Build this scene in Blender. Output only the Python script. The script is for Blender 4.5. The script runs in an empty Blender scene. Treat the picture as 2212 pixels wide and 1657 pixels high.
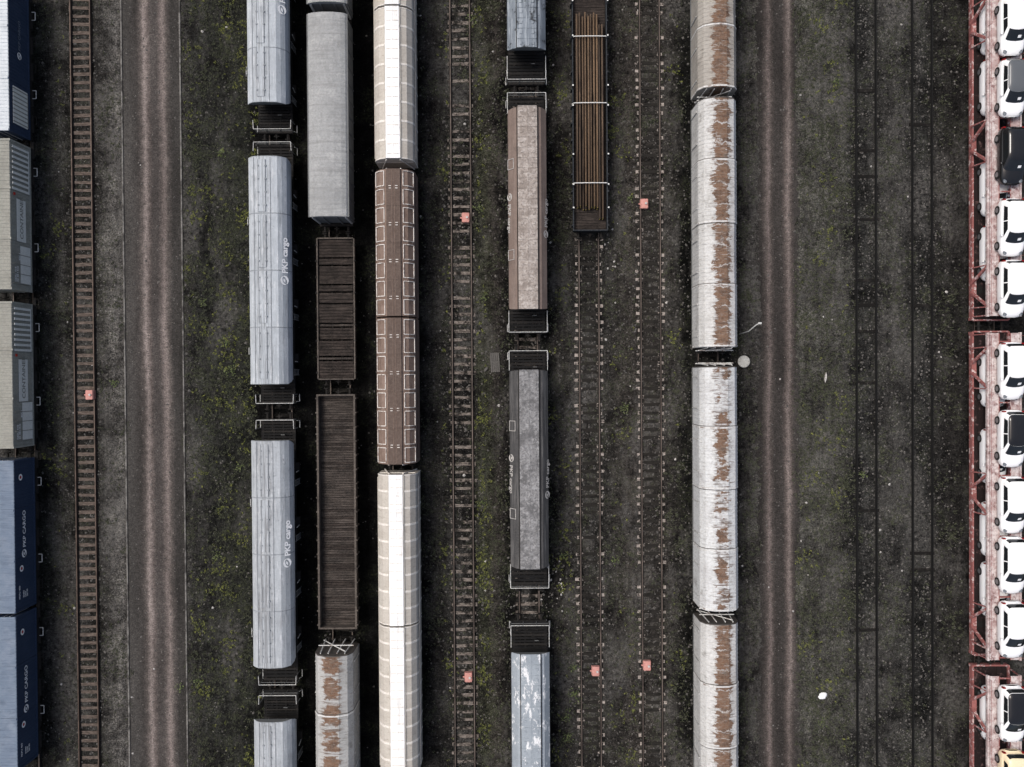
import bpy, math, random
import numpy as np
from mathutils import Vector, Matrix, Euler
random.seed(7); rng=np.random.default_rng(7)
scene=bpy.context.scene; col=scene.collection
rad=math.radians
# ---------------------------------------------------------------- image pixels cast through the camera to metres at a given height
H=65.0; F=1820.0
R=Euler((rad(-0.63),0,rad(-0.38))).to_matrix()
def at(u,v,z):
    d=R@Vector(((u-1106)/F,-(v-828.5)/F,-1)); t=(z-H)/d.z
    return Vector((0,0,H))+d*t
def Y(v,z,u=1106): return at(u,v,z).y
def X(u,z,v=828): return at(u,v,z).x
XC=dict(cont=-37.5,t1=-32.9,E=-17.7,Fx=-13.2,G=-8.45,t2=-3.82,I=1.22,J=5.96,t4=10.7,L=15.08,t5=27.3,t6=31.6,P=36.3)

# ---------------------------------------------------------------- materials
def C(r,g,b,k=0.85):
    f=lambda c:(c/255/12.92 if c<=10 else ((c/255+.055)/1.055)**2.4)*k
    return (f(r),f(g),f(b),1)
class NT:
    def __init__(s,m): s.t=m.node_tree; s.n=s.t.nodes; s.l=s.t.links
    def new(s,ty,**kw):
        n=s.n.new(ty)
        for k,v in kw.items(): setattr(n,k,v)
        return n
    def link(s,a,b): s.l.new(a,b)
    def math(s,op,a,b=None,c=None,clamp=False):
        n=s.new('ShaderNodeMath',operation=op,use_clamp=clamp)
        for i,x in enumerate((a,b,c)):
            if x is None: continue
            if isinstance(x,(int,float)): n.inputs[i].default_value=x
            else: s.link(x,n.inputs[i])
        return n.outputs[0]
    def vmul(s,v,st):
        n=s.new('ShaderNodeVectorMath',operation='MULTIPLY'); s.link(v,n.inputs[0]); n.inputs[1].default_value=st; return n.outputs[0]
    def noise(s,v,scale,detail=4,rough=.6):
        n=s.new('ShaderNodeTexNoise'); s.link(v,n.inputs['Vector']); n.inputs['Scale'].default_value=scale
        n.inputs['Detail'].default_value=detail; n.inputs['Roughness'].default_value=rough; return n.outputs[0]
    def rng(s,v,lo,hi,a=0,b=1):
        n=s.new('ShaderNodeMapRange'); s.link(v,n.inputs[0])
        for i,x in zip((1,2,3,4),(lo,hi,a,b)): n.inputs[i].default_value=x
        return n.outputs[0]
    def mix(s,f,a,b,mode='MIX'):
        n=s.new('ShaderNodeMix',data_type='RGBA',blend_type=mode)
        for i,x in ((0,f),(6,a),(7,b)):
            if isinstance(x,(int,float)): n.inputs[i].default_value=x
            elif isinstance(x,tuple): n.inputs[i].default_value=x
            else: s.link(x,n.inputs[i])
        return n.outputs[2]
def newmat(name):
    m=bpy.data.materials.new(name); m.use_nodes=True; t=NT(m)
    return m,t,m.node_tree.nodes['Principled BSDF']
def mat(name,base,layers=(),rough=.7,metal=0.,bump=0.,bscale=15,spec=.2):
    m,t,b=newmat(name)
    b.inputs['Roughness'].default_value=rough; b.inputs['Metallic'].default_value=metal
    b.inputs['Specular IOR Level'].default_value=spec
    pos=t.new('ShaderNodeNewGeometry').outputs['Position']; obj=t.new('ShaderNodeTexCoord').outputs['Object']
    sep=t.new('ShaderNodeSeparateXYZ'); t.link(obj,sep.inputs[0])
    c=base
    for L in layers:
        n=t.noise(t.vmul(pos,L.get('st',(1,1,1))),L['s'],L.get('d',5),L.get('r',.65))
        k=t.rng(n,L['lo'],L['hi'],0,L.get('k',1))
        if 'gate' in L:
            ax,cc,w,soft=L['gate']; src=sep.outputs[ax]
            wob=t.rng(t.noise(t.vmul(pos,(.5,1.5,1)),1.6,6,.75),0.3,0.7,-L.get('wob',.3),L.get('wob',.3))
            dd=t.math('ABSOLUTE',t.math('SUBTRACT',t.math('ADD',src,wob),cc))
            k=t.math('MULTIPLY',k,t.rng(dd,w,w+soft,1,0))
        if 'per' in L:
            p,duty=L['per']; yw=t.rng(t.noise(t.vmul(pos,(1.5,.7,1)),1.2,5,.7),.3,.7,-.22,.22)
            fr=t.math('ABSOLUTE',t.math('SUBTRACT',t.math('FRACT',t.math('DIVIDE',t.math('ADD',t.math('ADD',sep.outputs[1],yw),500.),p)),.5))
            k=t.math('MULTIPLY',k,t.rng(fr,duty/2,duty/2+.05,1,0))
        c=t.mix(k,c,L['c'])
    if isinstance(c,tuple): b.inputs['Base Color'].default_value=c
    else: t.link(c,b.inputs['Base Color'])
    if bump:
        n=t.noise(pos,bscale,5); bn=t.new('ShaderNodeBump'); bn.inputs['Strength'].default_value=bump; bn.inputs['Distance'].default_value=.05
        t.link(n,bn.inputs['Height']); t.link(bn.outputs[0],b.inputs['Normal'])
    return m
def grime(c,k=.6,s=1.2,lo=.45,hi=.75,st=(1,1,1)): return dict(c=c,s=s,lo=lo,hi=hi,k=k,st=st)
def fine(c,k=.5): return dict(c=c,s=7,lo=.42,hi=.7,k=k,r=.75)

m_dark=mat('dark_steel',C(30,30,30),[fine(C(56,50,45),.6)],rough=.8)
m_black=mat('black_paint',C(18,18,19),[fine(C(40,39,38),.5)],rough=.8)
m_rail=mat('rail_steel',C(22,20,19),[fine(C(44,38,35),.5)],rough=.7,metal=.1)
m_rail1=mat('brown_rail_steel',C(40,33,30),[fine(C(72,60,53),.6)],rough=.7,metal=.1)
m_railhead=mat('rail_head',C(104,94,87),[dict(c=C(70,62,57),s=1.1,lo=.42,hi=.56,k=.9,st=(1,.4,1))],rough=.55,metal=.15)
m_railhead1=mat('brown_rail_head',C(96,82,74),[dict(c=C(60,50,44),s=1.5,lo=.4,hi=.6,k=.8)],rough=.55,metal=.2)
m_railheadd=mat('dark_rail_head',C(22,22,22),[dict(c=C(14,14,14),s=1.5,lo=.4,hi=.6,k=.8)],rough=.7)
m_raild=mat('dark_rail_steel',C(12,12,12),[],rough=.8)
m_white=mat('white_rail_paint',C(205,206,204),[fine(C(96,94,90),.75)],rough=.6)
m_letter=mat('white_lettering',C(246,248,250,.9),[fine(C(200,202,205),.4)],rough=.6)
m_letter2=mat('faded_lettering',C(200,197,193),[fine(C(130,126,122),.7)],rough=.7)
m_letter3=mat('dim_lettering',C(140,148,160),[fine(C(90,98,112),.6)],rough=.7)
def hoppermat(name,a,b,streak):
    return mat(name,a,[grime(b,.8,.5),
        dict(c=streak,s=1.0,st=(9,.3,9),lo=.44,hi=.6,k=.75,gate=(0,-.3,.4,.3)),
        dict(c=streak,s=1.6,st=(3,.3,1),lo=.53,hi=.7,k=.55),
        dict(c=C(232,235,238),s=1.3,st=(4,.5,1),lo=.56,hi=.64,k=.4),
        dict(c=streak,s=3,st=(1.5,1,1),lo=.62,hi=.7,k=.6), fine(b,.5)],rough=.7,bump=.15)
m_hop=hoppermat('pale_blue_grey_hopper_paint',C(186,193,199),C(160,167,173),C(122,125,128))
m_hop2=hoppermat('weathered_pale_hopper_paint',C(180,186,191),C(150,155,160),C(102,102,103))
m_hopseam=mat('hopper_seam',C(150,155,160),[fine(C(112,116,120),.6)])
m_grey=mat('grey_roof_sheet',C(166,168,168),[grime(C(138,140,140),.8,.4),dict(c=C(190,191,190),s=.9,lo=.52,hi=.66,k=.6),dict(c=C(118,118,116),s=1.5,lo=.6,hi=.7,k=.5,st=(1,.4,1)),dict(c=C(136,137,136),s=1,st=(.15,3,1),lo=.5,hi=.62,k=.45),fine(C(122,123,122),.55)],rough=.8,bump=.9,bscale=1.5)
m_greyside=mat('grey_side_sheet',C(112,114,114),[grime(C(74,74,74),.6)])
m_plank=mat('dark_brown_planks',C(42,37,35),[dict(c=C(78,70,65),s=3,st=(.3,4,1),lo=.48,hi=.65,k=.85),dict(c=C(22,21,20),s=1.2,lo=.45,hi=.65,k=.7),fine(C(88,80,74),.35)],rough=.95,bump=.4)
m_plank2=mat('grey_brown_planks',C(54,49,46),[dict(c=C(104,96,90),s=3,st=(.25,5,1),lo=.48,hi=.66,k=.8),dict(c=C(32,30,29),s=.8,lo=.45,hi=.62,k=.75),fine(C(112,105,99),.3)],rough=.95,bump=.4)
m_gondwall=mat('weathered_gondola_wall',C(84,78,73),[fine(C(128,119,110),.6),grime(C(42,39,37),.8)],rough=.85)
m_beige=mat('beige_wagon_sheet',C(198,193,184),[grime(C(172,165,155),.7,.7),dict(c=C(146,136,124),s=2.5,st=(1,2.5,1),lo=.54,hi=.72,k=.6),fine(C(158,151,142),.45)],rough=.85,spec=.1)
m_ridge=mat('bright_white_ridge',(.88,.88,.88,1),[grime(C(226,226,223,.9),.8,.8,.45,.65),dict(c=C(186,183,178),s=3,lo=.62,hi=.7,k=.6),dict(c=C(212,210,206),s=1,st=(8,.3,1),lo=.52,hi=.66,k=.6)],rough=.95,spec=.05)
m_brib=mat('pale_rib',C(222,218,211,.95),[fine(C(172,165,156),.6)],rough=.9,spec=.1)
m_brown=mat('brown_wagon_sheet',C(120,102,92),[grime(C(144,127,117),.8,.9),dict(c=C(86,71,64),s=3,st=(1,.3,1),lo=.5,hi=.7,k=.6),fine(C(158,144,135),.4)],rough=.85,spec=.1)
m_brown2=mat('dark_brown_ridge',C(96,83,76),[grime(C(72,63,58),.7,.9),fine(C(128,115,107),.5)],rough=.85,spec=.1)
m_line=mat('white_panel_line',C(224,219,213),[dict(c=C(146,130,121),s=4,lo=.5,hi=.62,k=.85)])
def rustmat(name,base,cc,w,lo,hi,per,dirt):
    return mat(name,base,[grime(dirt,.85,.6),dict(c=C(118,114,108),s=3,st=(.5,4,1),lo=.55,hi=.68,k=.6),
      dict(c=C(96,76,64),s=1.6,st=(.35,4,1),lo=.53,hi=.6,k=.85,gate=(0,cc,w*1.2,.35),wob=.4),
      dict(c=C(122,95,77),s=.7,st=(.7,1.0,1),lo=lo,hi=hi,k=1.0,gate=(0,cc,w,.08),per=per,wob=.42,r=.7),
      dict(c=C(86,68,58),s=1.3,st=(.8,2.2,1),lo=.47,hi=.6,k=.8,gate=(0,cc,w*.9,.15),per=per,wob=.4,r=.75),
      dict(c=C(150,124,104),s=1.8,st=(.7,3,1),lo=.56,hi=.66,k=.6,gate=(0,cc,w*.9,.1),per=per,wob=.4),
      dict(c=C(200,200,197),s=2.4,st=(.5,5,1),lo=.60,hi=.66,k=.75,gate=(0,cc,w*1.1,.2)),
      dict(c=C(108,104,98),s=1.2,st=(1,1.2,1),lo=.6,hi=.7,k=.5),
      fine(C(146,140,132),.45)],rough=.85,bump=.25,spec=.1)
m_rustA=rustmat('rusted_beige_hood',C(174,170,163),.08,.52,.20,.28,(1.47,.93),C(134,129,122))
m_rustB=rustmat('rusted_white_hood',C(212,213,212),.12,.50,.32,.38,(1.47,.90),C(178,178,175))
m_rustC=rustmat('patchy_rusted_white_hood',C(218,221,222),.08,.40,.48,.51,(2.9,.90),C(190,191,193))
m_rustD=rustmat('rusted_grey_hood',C(184,185,184),-.04,.50,.32,.38,(1.9,.74),C(148,149,147))
m_ribpale=mat('hood_rib',C(220,221,220),[dict(c=C(112,84,68),s=2,lo=.55,hi=.62,k=.7),fine(C(140,132,124),.5)])
m_hoodgap=mat('dark_hood_joint',C(84,80,76),[fine(C(50,46,43),.6)])  # dark band over the joint between two hoods
def iridge(n,a,b,d): return mat(n,a,[grime(b,.85,1.0,.42,.6),dict(c=d,s=3.0,lo=.5,hi=.62,k=.75),dict(c=b,s=8,lo=.5,hi=.6,k=.7)],rough=.9,bump=.9,bscale=4,spec=.1)
m_ibrownR=iridge('brown_grey_ridge',C(170,162,156),C(138,129,122),C(194,187,181))
m_ibrown=mat('dusty_brown_hopper',C(130,115,107),[grime(C(106,94,88),.7,.8),dict(c=C(160,147,139),s=1,st=(5,.3,1),lo=.5,hi=.7,k=.5),fine(C(92,82,77),.45)],rough=.85)
m_igreyR=iridge('grey_ridge',C(138,138,139),C(100,100,101),C(164,164,165))
m_igrey=mat('dark_grey_hopper',C(72,72,73),[grime(C(52,52,53),.7,.8),dict(c=C(122,121,120),s=1,st=(6,.3,1),lo=.5,hi=.66,k=.7),fine(C(98,96,94),.45)],rough=.85)
m_ipeel=mat('peeling_blue_grey_paint',C(160,169,177),[grime(C(136,145,154),.7,.8),dict(c=C(236,238,240),s=1.1,st=(1.6,.7,1),lo=.56,hi=.59,k=.95,r=.75),fine(C(120,126,131),.4)],rough=.75)
m_itop=mat('slate_hopper_paint',C(124,133,142),[grime(C(92,99,106),.8,.8),dict(c=C(176,184,191),s=1,st=(5,.4,1),lo=.48,hi=.62,k=.7),dict(c=C(44,46,48),s=1.6,lo=.58,hi=.64,k=.85)],rough=.75)
def pipemat(n,a,b): return mat(n,a,[dict(c=b,s=1,st=(3,.12,1),lo=.42,hi=.6,k=.8),dict(c=C(46,41,38),s=2,st=(3,.2,1),lo=.52,hi=.64,k=.85),fine(C(56,48,43),.45)],rough=.8,metal=.05)
m_pipes=[pipemat('tan_rust_pipe',C(128,106,84),C(100,83,68)),pipemat('brown_rust_pipe',C(88,76,65),C(110,92,76)),pipemat('grey_brown_pipe',C(72,65,59),C(94,83,73))]
m_gblue=mat('dark_blue_gondola',C(36,40,45),[fine(C(80,82,84),.6)])
m_strap=mat('white_strap',C(228,228,224))
m_yellow=mat('yellow_cap',C(190,172,80))
m_cnavy=mat('navy_container',C(54,68,92),[grime(C(68,82,106),.6,.6),fine(C(36,47,66),.4)],rough=.6)
m_cnavyR=mat('steel_blue_container_roof',C(112,126,144),[grime(C(138,149,163),.7,.8),dict(c=C(78,90,108),s=1,lo=.5,hi=.7,k=.5,st=(1,3,1))],rough=.7)
m_cwhiteR=mat('pale_container_roof',C(208,214,218,.9),[grime(C(176,184,190),.7,.7),fine(C(160,168,174),.3)],rough=.7)
m_cgreyR=mat('grey_container_roof',C(156,156,148),[grime(C(130,129,122),.7,.7),fine(C(112,111,105),.5)],rough=.8)
m_cgrey=mat('grey_container_side',C(172,172,163),[grime(C(134,133,125),.7,.9),fine(C(118,117,110),.5)],rough=.8)
m_panel=mat('pale_container_panel',C(232,233,228,.9),[fine(C(184,184,179),.4)])
m_redmark=mat('red_mark',C(180,60,50))
m_red=mat('faded_red_carrier_frame',C(158,102,99),[grime(C(112,66,65),.7,1.5),dict(c=C(218,200,198),s=3,lo=.54,hi=.60,k=.85),fine(C(90,60,58),.4)],rough=.8)
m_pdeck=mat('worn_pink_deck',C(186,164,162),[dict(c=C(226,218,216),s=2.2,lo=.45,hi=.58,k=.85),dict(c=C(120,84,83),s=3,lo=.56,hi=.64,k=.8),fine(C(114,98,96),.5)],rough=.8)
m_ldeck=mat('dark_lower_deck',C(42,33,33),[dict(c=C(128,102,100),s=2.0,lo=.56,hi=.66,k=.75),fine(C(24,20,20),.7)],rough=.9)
m_carw=mat('white_car_paint',(.84,.85,.86,1),rough=.3,spec=.45)
m_carb=mat('black_car_paint',(.012,.012,.013,1),rough=.15,spec=.6)
m_carbeige=mat('cream_car_paint',C(236,218,184,.95),rough=.3,spec=.45)
m_cargrey=mat('grey_roof_paint',C(96,100,104),rough=.3,spec=.45)
m_glass=mat('dark_car_glass',(.012,.014,.016,1),rough=.06,spec=.6)
m_tyre=mat('tyre_rubber',(.018,.018,.018,1),rough=.85)
m_rim=mat('alloy_rim',C(150,152,155),rough=.4,metal=.7)
m_lamp=mat('headlamp_glass',C(120,126,132),rough=.1)
m_tail=mat('tail_lamp',C(140,22,20),rough=.2)
m_stop=mat('faded_red_stop',C(208,152,143),[fine(C(164,108,99),.6)])
m_conc=mat('weathered_concrete',C(100,98,95),[fine(C(60,58,56),.7)],rough=.9)
m_trough=mat('trough_concrete',C(128,126,122),[dict(c=C(56,54,52),s=1.0,lo=.46,hi=.6,k=.9),fine(C(70,68,66),.7)],rough=.9)

# ---------------------------------------------------------------- mesh builder
class MB:
    def __init__(s): s.v=[];s.f=[];s.m=[];s.mats=[]
    def mi(s,m):
        if m not in s.mats: s.mats.append(m)
        return s.mats.index(m)
    def add(s,vs,fs,m):
        o=len(s.v); s.v+=[tuple(p) for p in vs]; k=s.mi(m)
        for f in fs: s.f.append(tuple(i+o for i in f)); s.m.append(k)
    def box(s,x0,x1,y0,y1,z0,z1,m):
        vs=[(x,y,z) for z in (z0,z1) for y in (y0,y1) for x in (x0,x1)]
        s.add(vs,[(0,2,3,1),(4,5,7,6),(0,1,5,4),(2,6,7,3),(0,4,6,2),(1,3,7,5)],m)
    def bar(s,p0,p1,r,m,n=6):
        p0=Vector(p0);p1=Vector(p1);d=(p1-p0).normalized()
        a=d.orthogonal().normalized();b=d.cross(a)
        vs=[];
        for p in (p0,p1):
            for i in range(n):
                t=2*math.pi*i/n; vs.append(p+a*math.cos(t)*r+b*math.sin(t)*r)
        fs=[(i,(i+1)%n,n+(i+1)%n,n+i) for i in range(n)]+[tuple(range(n-1,-1,-1)),tuple(range(n,2*n))]
        s.add(vs,fs,m)
    def loft(s,prof,st,mf,zc=2.5,shear=0,capm=None):
        n=len(prof); vs=[]; zt=max(p[1] for p in prof); ya,yb=st[0][0],st[-1][0]
        for j,(y,k) in enumerate(st):
            sh=0
            if shear and y-ya<.2: sh=shear
            if shear and yb-y<.2: sh=-shear
            for (x,z) in prof: vs.append((x*k,y+sh*max(0,(zt-.7-z))/(zt-1),zc+(z-zc)*k))
        o=len(s.v); s.v+=vs
        for j in range(len(st)-1):
            for i in range(n-1):
                s.f.append((o+j*n+i,o+j*n+i+1,o+(j+1)*n+i+1,o+(j+1)*n+i)); s.m.append(s.mi(mf(i,j)))
            s.f.append((o+j*n+n-1,o+j*n,o+(j+1)*n,o+(j+1)*n+n-1)); s.m.append(s.mi(mf(0,j)))
        e=o+(len(st)-1)*n; cm=s.mi(capm or mf(0,0))
        for i in range(n//2):
            a,b,c,d=i,i+1,n-2-i,n-1-i
            if b<c: q=(a,b,c,d)
            elif b==c: q=(a,b,d)
            else: continue
            s.f.append(tuple(o+t for t in q)); s.m.append(cm)
            s.f.append(tuple(e+t for t in reversed(q))); s.m.append(cm)
    def mesh(s,name,smooth=False):
        me=bpy.data.meshes.new(name); me.from_pydata(s.v,[],s.f)
        for m in s.mats: me.materials.append(m)
        me.polygons.foreach_set('material_index',s.m)
        if smooth: me.polygons.foreach_set('use_smooth',[True]*len(s.f))
        me.update(); return me
def sym(h):
    return [(-x,z) for x,z in reversed(h) if x>0]+list(h)
def put(name,me,parent=None,loc=(0,0,0),rz=0,**props):
    o=bpy.data.objects.new(name,me); col.objects.link(o); o.location=loc; o.rotation_euler=(0,0,rz)
    if parent: o.parent=parent
    for k,v in props.items(): o[k]=v
    return o
def thing(name,label,cat,loc,group=None,me=None,rz=0):
    o=put(name,me,None,loc,rz); o['label']=label; o['category']=cat
    if group: o['group']=group
    return o
def rail_stations(y0,y1,pitch,w,k,base=1.0):
    st=[(y0,base)]; n=max(1,int(round((y1-y0)/pitch))); p=(y1-y0)/n
    for i in range(n+1):
        c=y0+i*p
        a=max(y0+.01,c-w/2); b=min(y1-.01,c+w/2)
        st+=[(a,base),(a+.012,base*k),(b-.012,base*k),(b,base)]
    st.append((y1,base)); return st

# ---------------------------------------------------------------- running gear shared meshes
mb=MB()
for sx in (-1,1):
    mb.box(sx*1.02-.09,sx*1.02+.09,-1.35,1.35,.55,.78,m_dark)
    mb.box(sx*1.02-.13,sx*1.02+.13,-.4,.4,.38,.9,m_dark)
    for yy in (-.9,.9): mb.box(sx*1.02-.14,sx*1.02+.14,yy-.18,yy+.18,.45,.75,m_dark)
mb.box(-1.0,1.0,-.25,.25,.6,.85,m_dark)
me_bogie=mb.mesh('bogie')
mb=MB(); mb.bar((-.07,0,0),(.07,0,0),.44,m_dark,20); mb.bar((.04,0,0),(.1,0,0),.12,m_rail,10); mb.bar((-.1,0,0),(-.06,0,0),.47,m_rail,20)
me_wheel=mb.mesh('wheel')
mb=MB(); mb.bar((0,0,0),(0,.4,0),.1,m_dark,10); mb.bar((0,.4,0),(0,.47,0),.22,m_dark,14); me_buf=mb.mesh('buffer')
mb=MB(); mb.box(-.06,.06,0,.3,-.06,.06,m_dark); mb.bar((0,.3,0),(0,.42,-.15),.05,m_dark); mb.box(-.2,.2,.12,.2,-.03,.03,m_dark); me_cpl=mb.mesh('coupling')
def gear(e,L,hw=1.25,top=1.2,bin_=2.3,mtl=None):
    mtl=mtl or m_dark; mb=MB(); h=L/2
    for sx in (-1,1):
        mb.box(sx*hw-.08*sx-.06,sx*hw-.08*sx+.06,-h,h,top-.32,top,mtl)
        mb.box(sx*.35-.06,sx*.35+.06,-h+.2,h-.2,top-.35,top-.03,mtl)
    mb.box(-hw,hw,-h-.004,-h+.2,top-.36,top+.004,mtl); mb.box(-hw,hw,h-.2,h+.004,top-.36,top+.004,mtl)
    y=-h+1.2
    while y<h-1: mb.box(-hw+.15,hw-.15,y,y+.12,top-.3,top-.02,mtl); y+=1.5
    put('underframe',mb.mesh('underframe'),e)
    for sy in (-1,1):
        b=put('bogie',me_bogie,e,(0,sy*(h-bin_),.12))
        for yy in (-.9,.9):
            for sx in (-1,1): put('wheel',me_wheel,b,(sx*.77,yy,.5),0 if sx>0 else math.pi)
        for sx in (-1,1): put('buffer',me_buf,e,(sx*.875,sy*h,1.02),0 if sy>0 else math.pi)
        put('coupling',me_cpl,e,(0,sy*h,1.0),0 if sy>0 else math.pi)
def wag(label,xc,y0,y1,group,name='freight_wagon',cat='freight wagon'):
    return thing(name,label,cat,(xc,(y0+y1)/2,.0),group),(y1-y0)
def textmesh(s,size,origin,ex,ey,m,bold=.022):
    cu=bpy.data.curves.new('t','FONT'); cu.body=s; cu.size=size; cu.offset=bold*size; cu.resolution_u=3
    ob=bpy.data.objects.new('t',cu); col.objects.link(ob); dg=bpy.context.evaluated_depsgraph_get()
    me=bpy.data.meshes.new_from_object(ob.evaluated_get(dg)); bpy.data.objects.remove(ob)
    ex=Vector(ex);ey=Vector(ey);o=Vector(origin)
    for v in me.vertices: v.co=o+ex*v.co.x+ey*v.co.y
    me.materials.clear(); me.materials.append(m); return me
def emblem(r,origin,ex,ey,m):
    ex=Vector(ex);ey=Vector(ey);o=Vector(origin); mb=MB()
    P=lambda a,rr,dx=0,dy=0:o+ex*(dx+rr*math.cos(a))+ey*(dy+rr*math.sin(a))
    for a0,a1,w in ((20,200,.42),(215,380,.42)):
        n=14; A=[rad(a0+(a1-a0)*i/n) for i in range(n+1)]
        vs=[P(a,r) for a in A]+[P(a,r*(1-w*math.sin(math.pi*i/n)-.12)) for i,a in enumerate(A)]
        mb.add(vs,[(i,i+1,n+2+i,n+1+i) for i in range(n)],m)
    mb.add([o+ex*a*r+ey*b*r for a,b in ((-.55,-.2),(.1,-.2),(.45,.3),(-.15,.3))],[(0,1,2,3)],m)
    return mb.mesh('emblem')
def platform(e,ys,yin,yout,tall=1.0,mrail=None,hw=1.38):
    mrail=mrail or m_white
    mb=MB(); a,b=sorted((ys*yin,ys*yout)); n=11; p=(b-a)/n
    for xx in (-hw+.12,-.35,.35,hw-.12): mb.box(xx-.04,xx+.04,a,b,1.2,1.24,m_black)
    for i in range(n): mb.box(-hw+.1,hw-.1,a+i*p+.03,a+(i+1)*p-.03,1.235,1.265,m_black if i%3 else m_dark)
    mb.bar((.5,(a+b)/2,1.25),(.5,(a+b)/2,1.9),.035,m_dark); mb.bar((.35,(a+b)/2,1.9),(.65,(a+b)/2,1.9),.03,m_greyside)
    put('end_platform',mb.mesh('end_platform'),e)
    mb=MB(); r=.028; yo=ys*(yout-.05); z1=1.26+tall
    mb.bar((-hw,yo,z1),(hw,yo,z1),r,mrail); mb.bar((-hw,yo,1.26+tall*.5),(hw,yo,1.26+tall*.5),r*.8,m_greyside)
    for x in (-hw,-.5,.5,hw): mb.bar((x,yo,1.2),(x,yo,z1),r*.8,m_greyside)
    for sx in (-1,1):
        yb=yo-ys*.65
        mb.bar((sx*hw,yo,z1),(sx*(hw+.03),yb,z1),r,mrail); mb.bar((sx*(hw+.03),yb,z1),(sx*(hw+.03),yb,1.1),r,m_greyside)
        mb.bar((sx*(hw+.12),yo-ys*.1,.8),(sx*(hw+.12),yb,.8),r,mrail); mb.bar((sx*hw,yo-ys*.1,1.2),(sx*(hw+.12),yo-ys*.1,.8),r*.8,mrail)
    put('handrail',mb.mesh('handrail'),e)
def chutes(e,a,b,extra=False):
    for k in range(4):
        mb=MB(); yy=a+(b-a)*(k+.5)/4
        mb.loft(sym([(0,1.6),(1.0,1.6),(.7,.5)]),[(yy-1.2,1),(yy+1.2,1)],lambda i,j:m_dark,zc=1.5)
        put('discharge_chute',mb.mesh('discharge_chute'),e)
        if extra:
            mb=MB(); mb.box(1.2,1.55,yy-.5,yy+.2,1.0,1.35,m_dark); mb.bar((1.5,yy-.4,1.2),(1.62,yy-.4,2.4),.03,m_white); put('brake_box',mb.mesh('brake_box'),e)
            mb=MB(); mb.bar((1.58,yy-1.4,1.2),(1.58,yy-1.4,2.6),.03,m_greyside); mb.bar((1.58,yy-1.0,1.2),(1.58,yy-1.0,2.6),.03,m_greyside)
            for q in range(4): mb.bar((1.58,yy-1.4,1.4+.35*q),(1.58,yy-1.0,1.4+.35*q),.02,m_greyside)
            put('side_ladder',mb.mesh('side_ladder'),e)
# ---------------------------------------------------------------- E: pale hoppers with lettering
def hopperE(vf0,vb0,vb1,vf1,m,lab,text=True):
    x=XC['E']; yb1=Y(vb0,3.9,580); yb0=Y(vb1,3.9,580); y1=Y(vf0,1.4,590); y0=Y(vf1,1.4,590)
    e,L=wag(lab,x,y0,y1,'pale bulk hopper wagons'); yc=(y0+y1)/2; a=yb0-yc; b=yb1-yc
    gear(e,L)
    prof=sym([(0,4.12),(.35,4.1),(.85,4.03),(1.12,3.82),(1.38,3.5),(1.5,3.1),(1.52,2.7),(1.3,2.1),(.75,1.45)])
    mb=MB(); n=int(round((b-a)/4.2))
    mb.loft(prof,rail_stations(a,b,(b-a)/n,.1,1.008),lambda i,j:m_hopseam if (j%4==2 and 0<j) else m,shear=1.5,capm=m_greyside)
    put('body',mb.mesh('body',False),e)
    for k in range(4):
        mb=MB()
        ya=a+.4+k*(b-a-.4)/4; yb=ya+(b-a-.4)/4-.25
        mb.box(-.50,-.0,ya,yb,4.1,4.16,m); mb.box(-.53,-.50,ya,yb,4.1,4.18,m_hopseam); mb.box(.0,.03,ya,yb,4.1,4.18,m_hopseam)
        for q in range(4):
            yy=ya+(yb-ya)*(q+.5)/4; mb.box(-.56,-.44,yy-.05,yy+.05,4.14,4.21,m_hopseam); mb.box(-.04,.08,yy-.05,yy+.05,4.11,4.21,m_hopseam)
        put('roof_hatch',mb.mesh('roof_hatch'),e)
    for xx,zz in ((.35,4.11),(-.85,4.04)):
        mb=MB(); mb.bar((xx,a+.1,zz),(xx,b-.1,zz),.025,m_hopseam); put('roof_bead',mb.mesh('roof_bead'),e)
    chutes(e,a,b,True)
    for s,yE in ((1,b),(-1,a)):
        for xx in (-1.0,-.33,.33,1.0):
            mb=MB(); mb.bar((xx,yE-s*.02,3.5),(xx*.9,yE-s*1.2,1.3),.05,m_greyside,4); put('end_strut',mb.mesh('end_strut'),e)
    for yy in (a+2.2,b-4.8):
        mb=MB(); mb.bar((-1.6,yy,3.1),(-1.38,yy,3.72),.026,m_white);mb.bar((-1.6,yy+.45,3.1),(-1.38,yy+.45,3.72),.026,m_white);mb.bar((-1.6,yy,3.1),(-1.6,yy+.45,3.1),.026,m_white)
        put('ladder',mb.mesh('ladder'),e)
    platform(e,1,b-.9,L/2); platform(e,-1,-a-.9,L/2)
    if text:
        ey=Vector((-.53,0,.53)).normalized(); nr=Vector((ey.z,0,-ey.x)); o=Vector((1.36,0,3.52))+nr*.06
        yt=Y(592,3.4,612)-Y(338,3.9,580)+b
        put('lettering',textmesh('PKP cargo',.62,o+Vector((0,yt,0)),(0,1,0),ey,m_letter,.035),e)
        put('emblem',emblem(.33,o+Vector((0,yt-.5,0))+ey*.24,(0,1,0),ey,m_letter),e)
    return e
hopperE(-275,-250,222,287,m_hop,'pale blue-grey bulk hopper wagon on its track')
hopperE(312,338,830,872,m_hop,'pale blue-grey bulk hopper wagon with white lettering')
hopperE(905,952,1442,1472,m_hop2,'weathered pale hopper wagon with white lettering and grime streaks')
hopperE(1492,1558,2040,2090,m_hop2,'pale hopper wagon with white end handrails',False)
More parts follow.
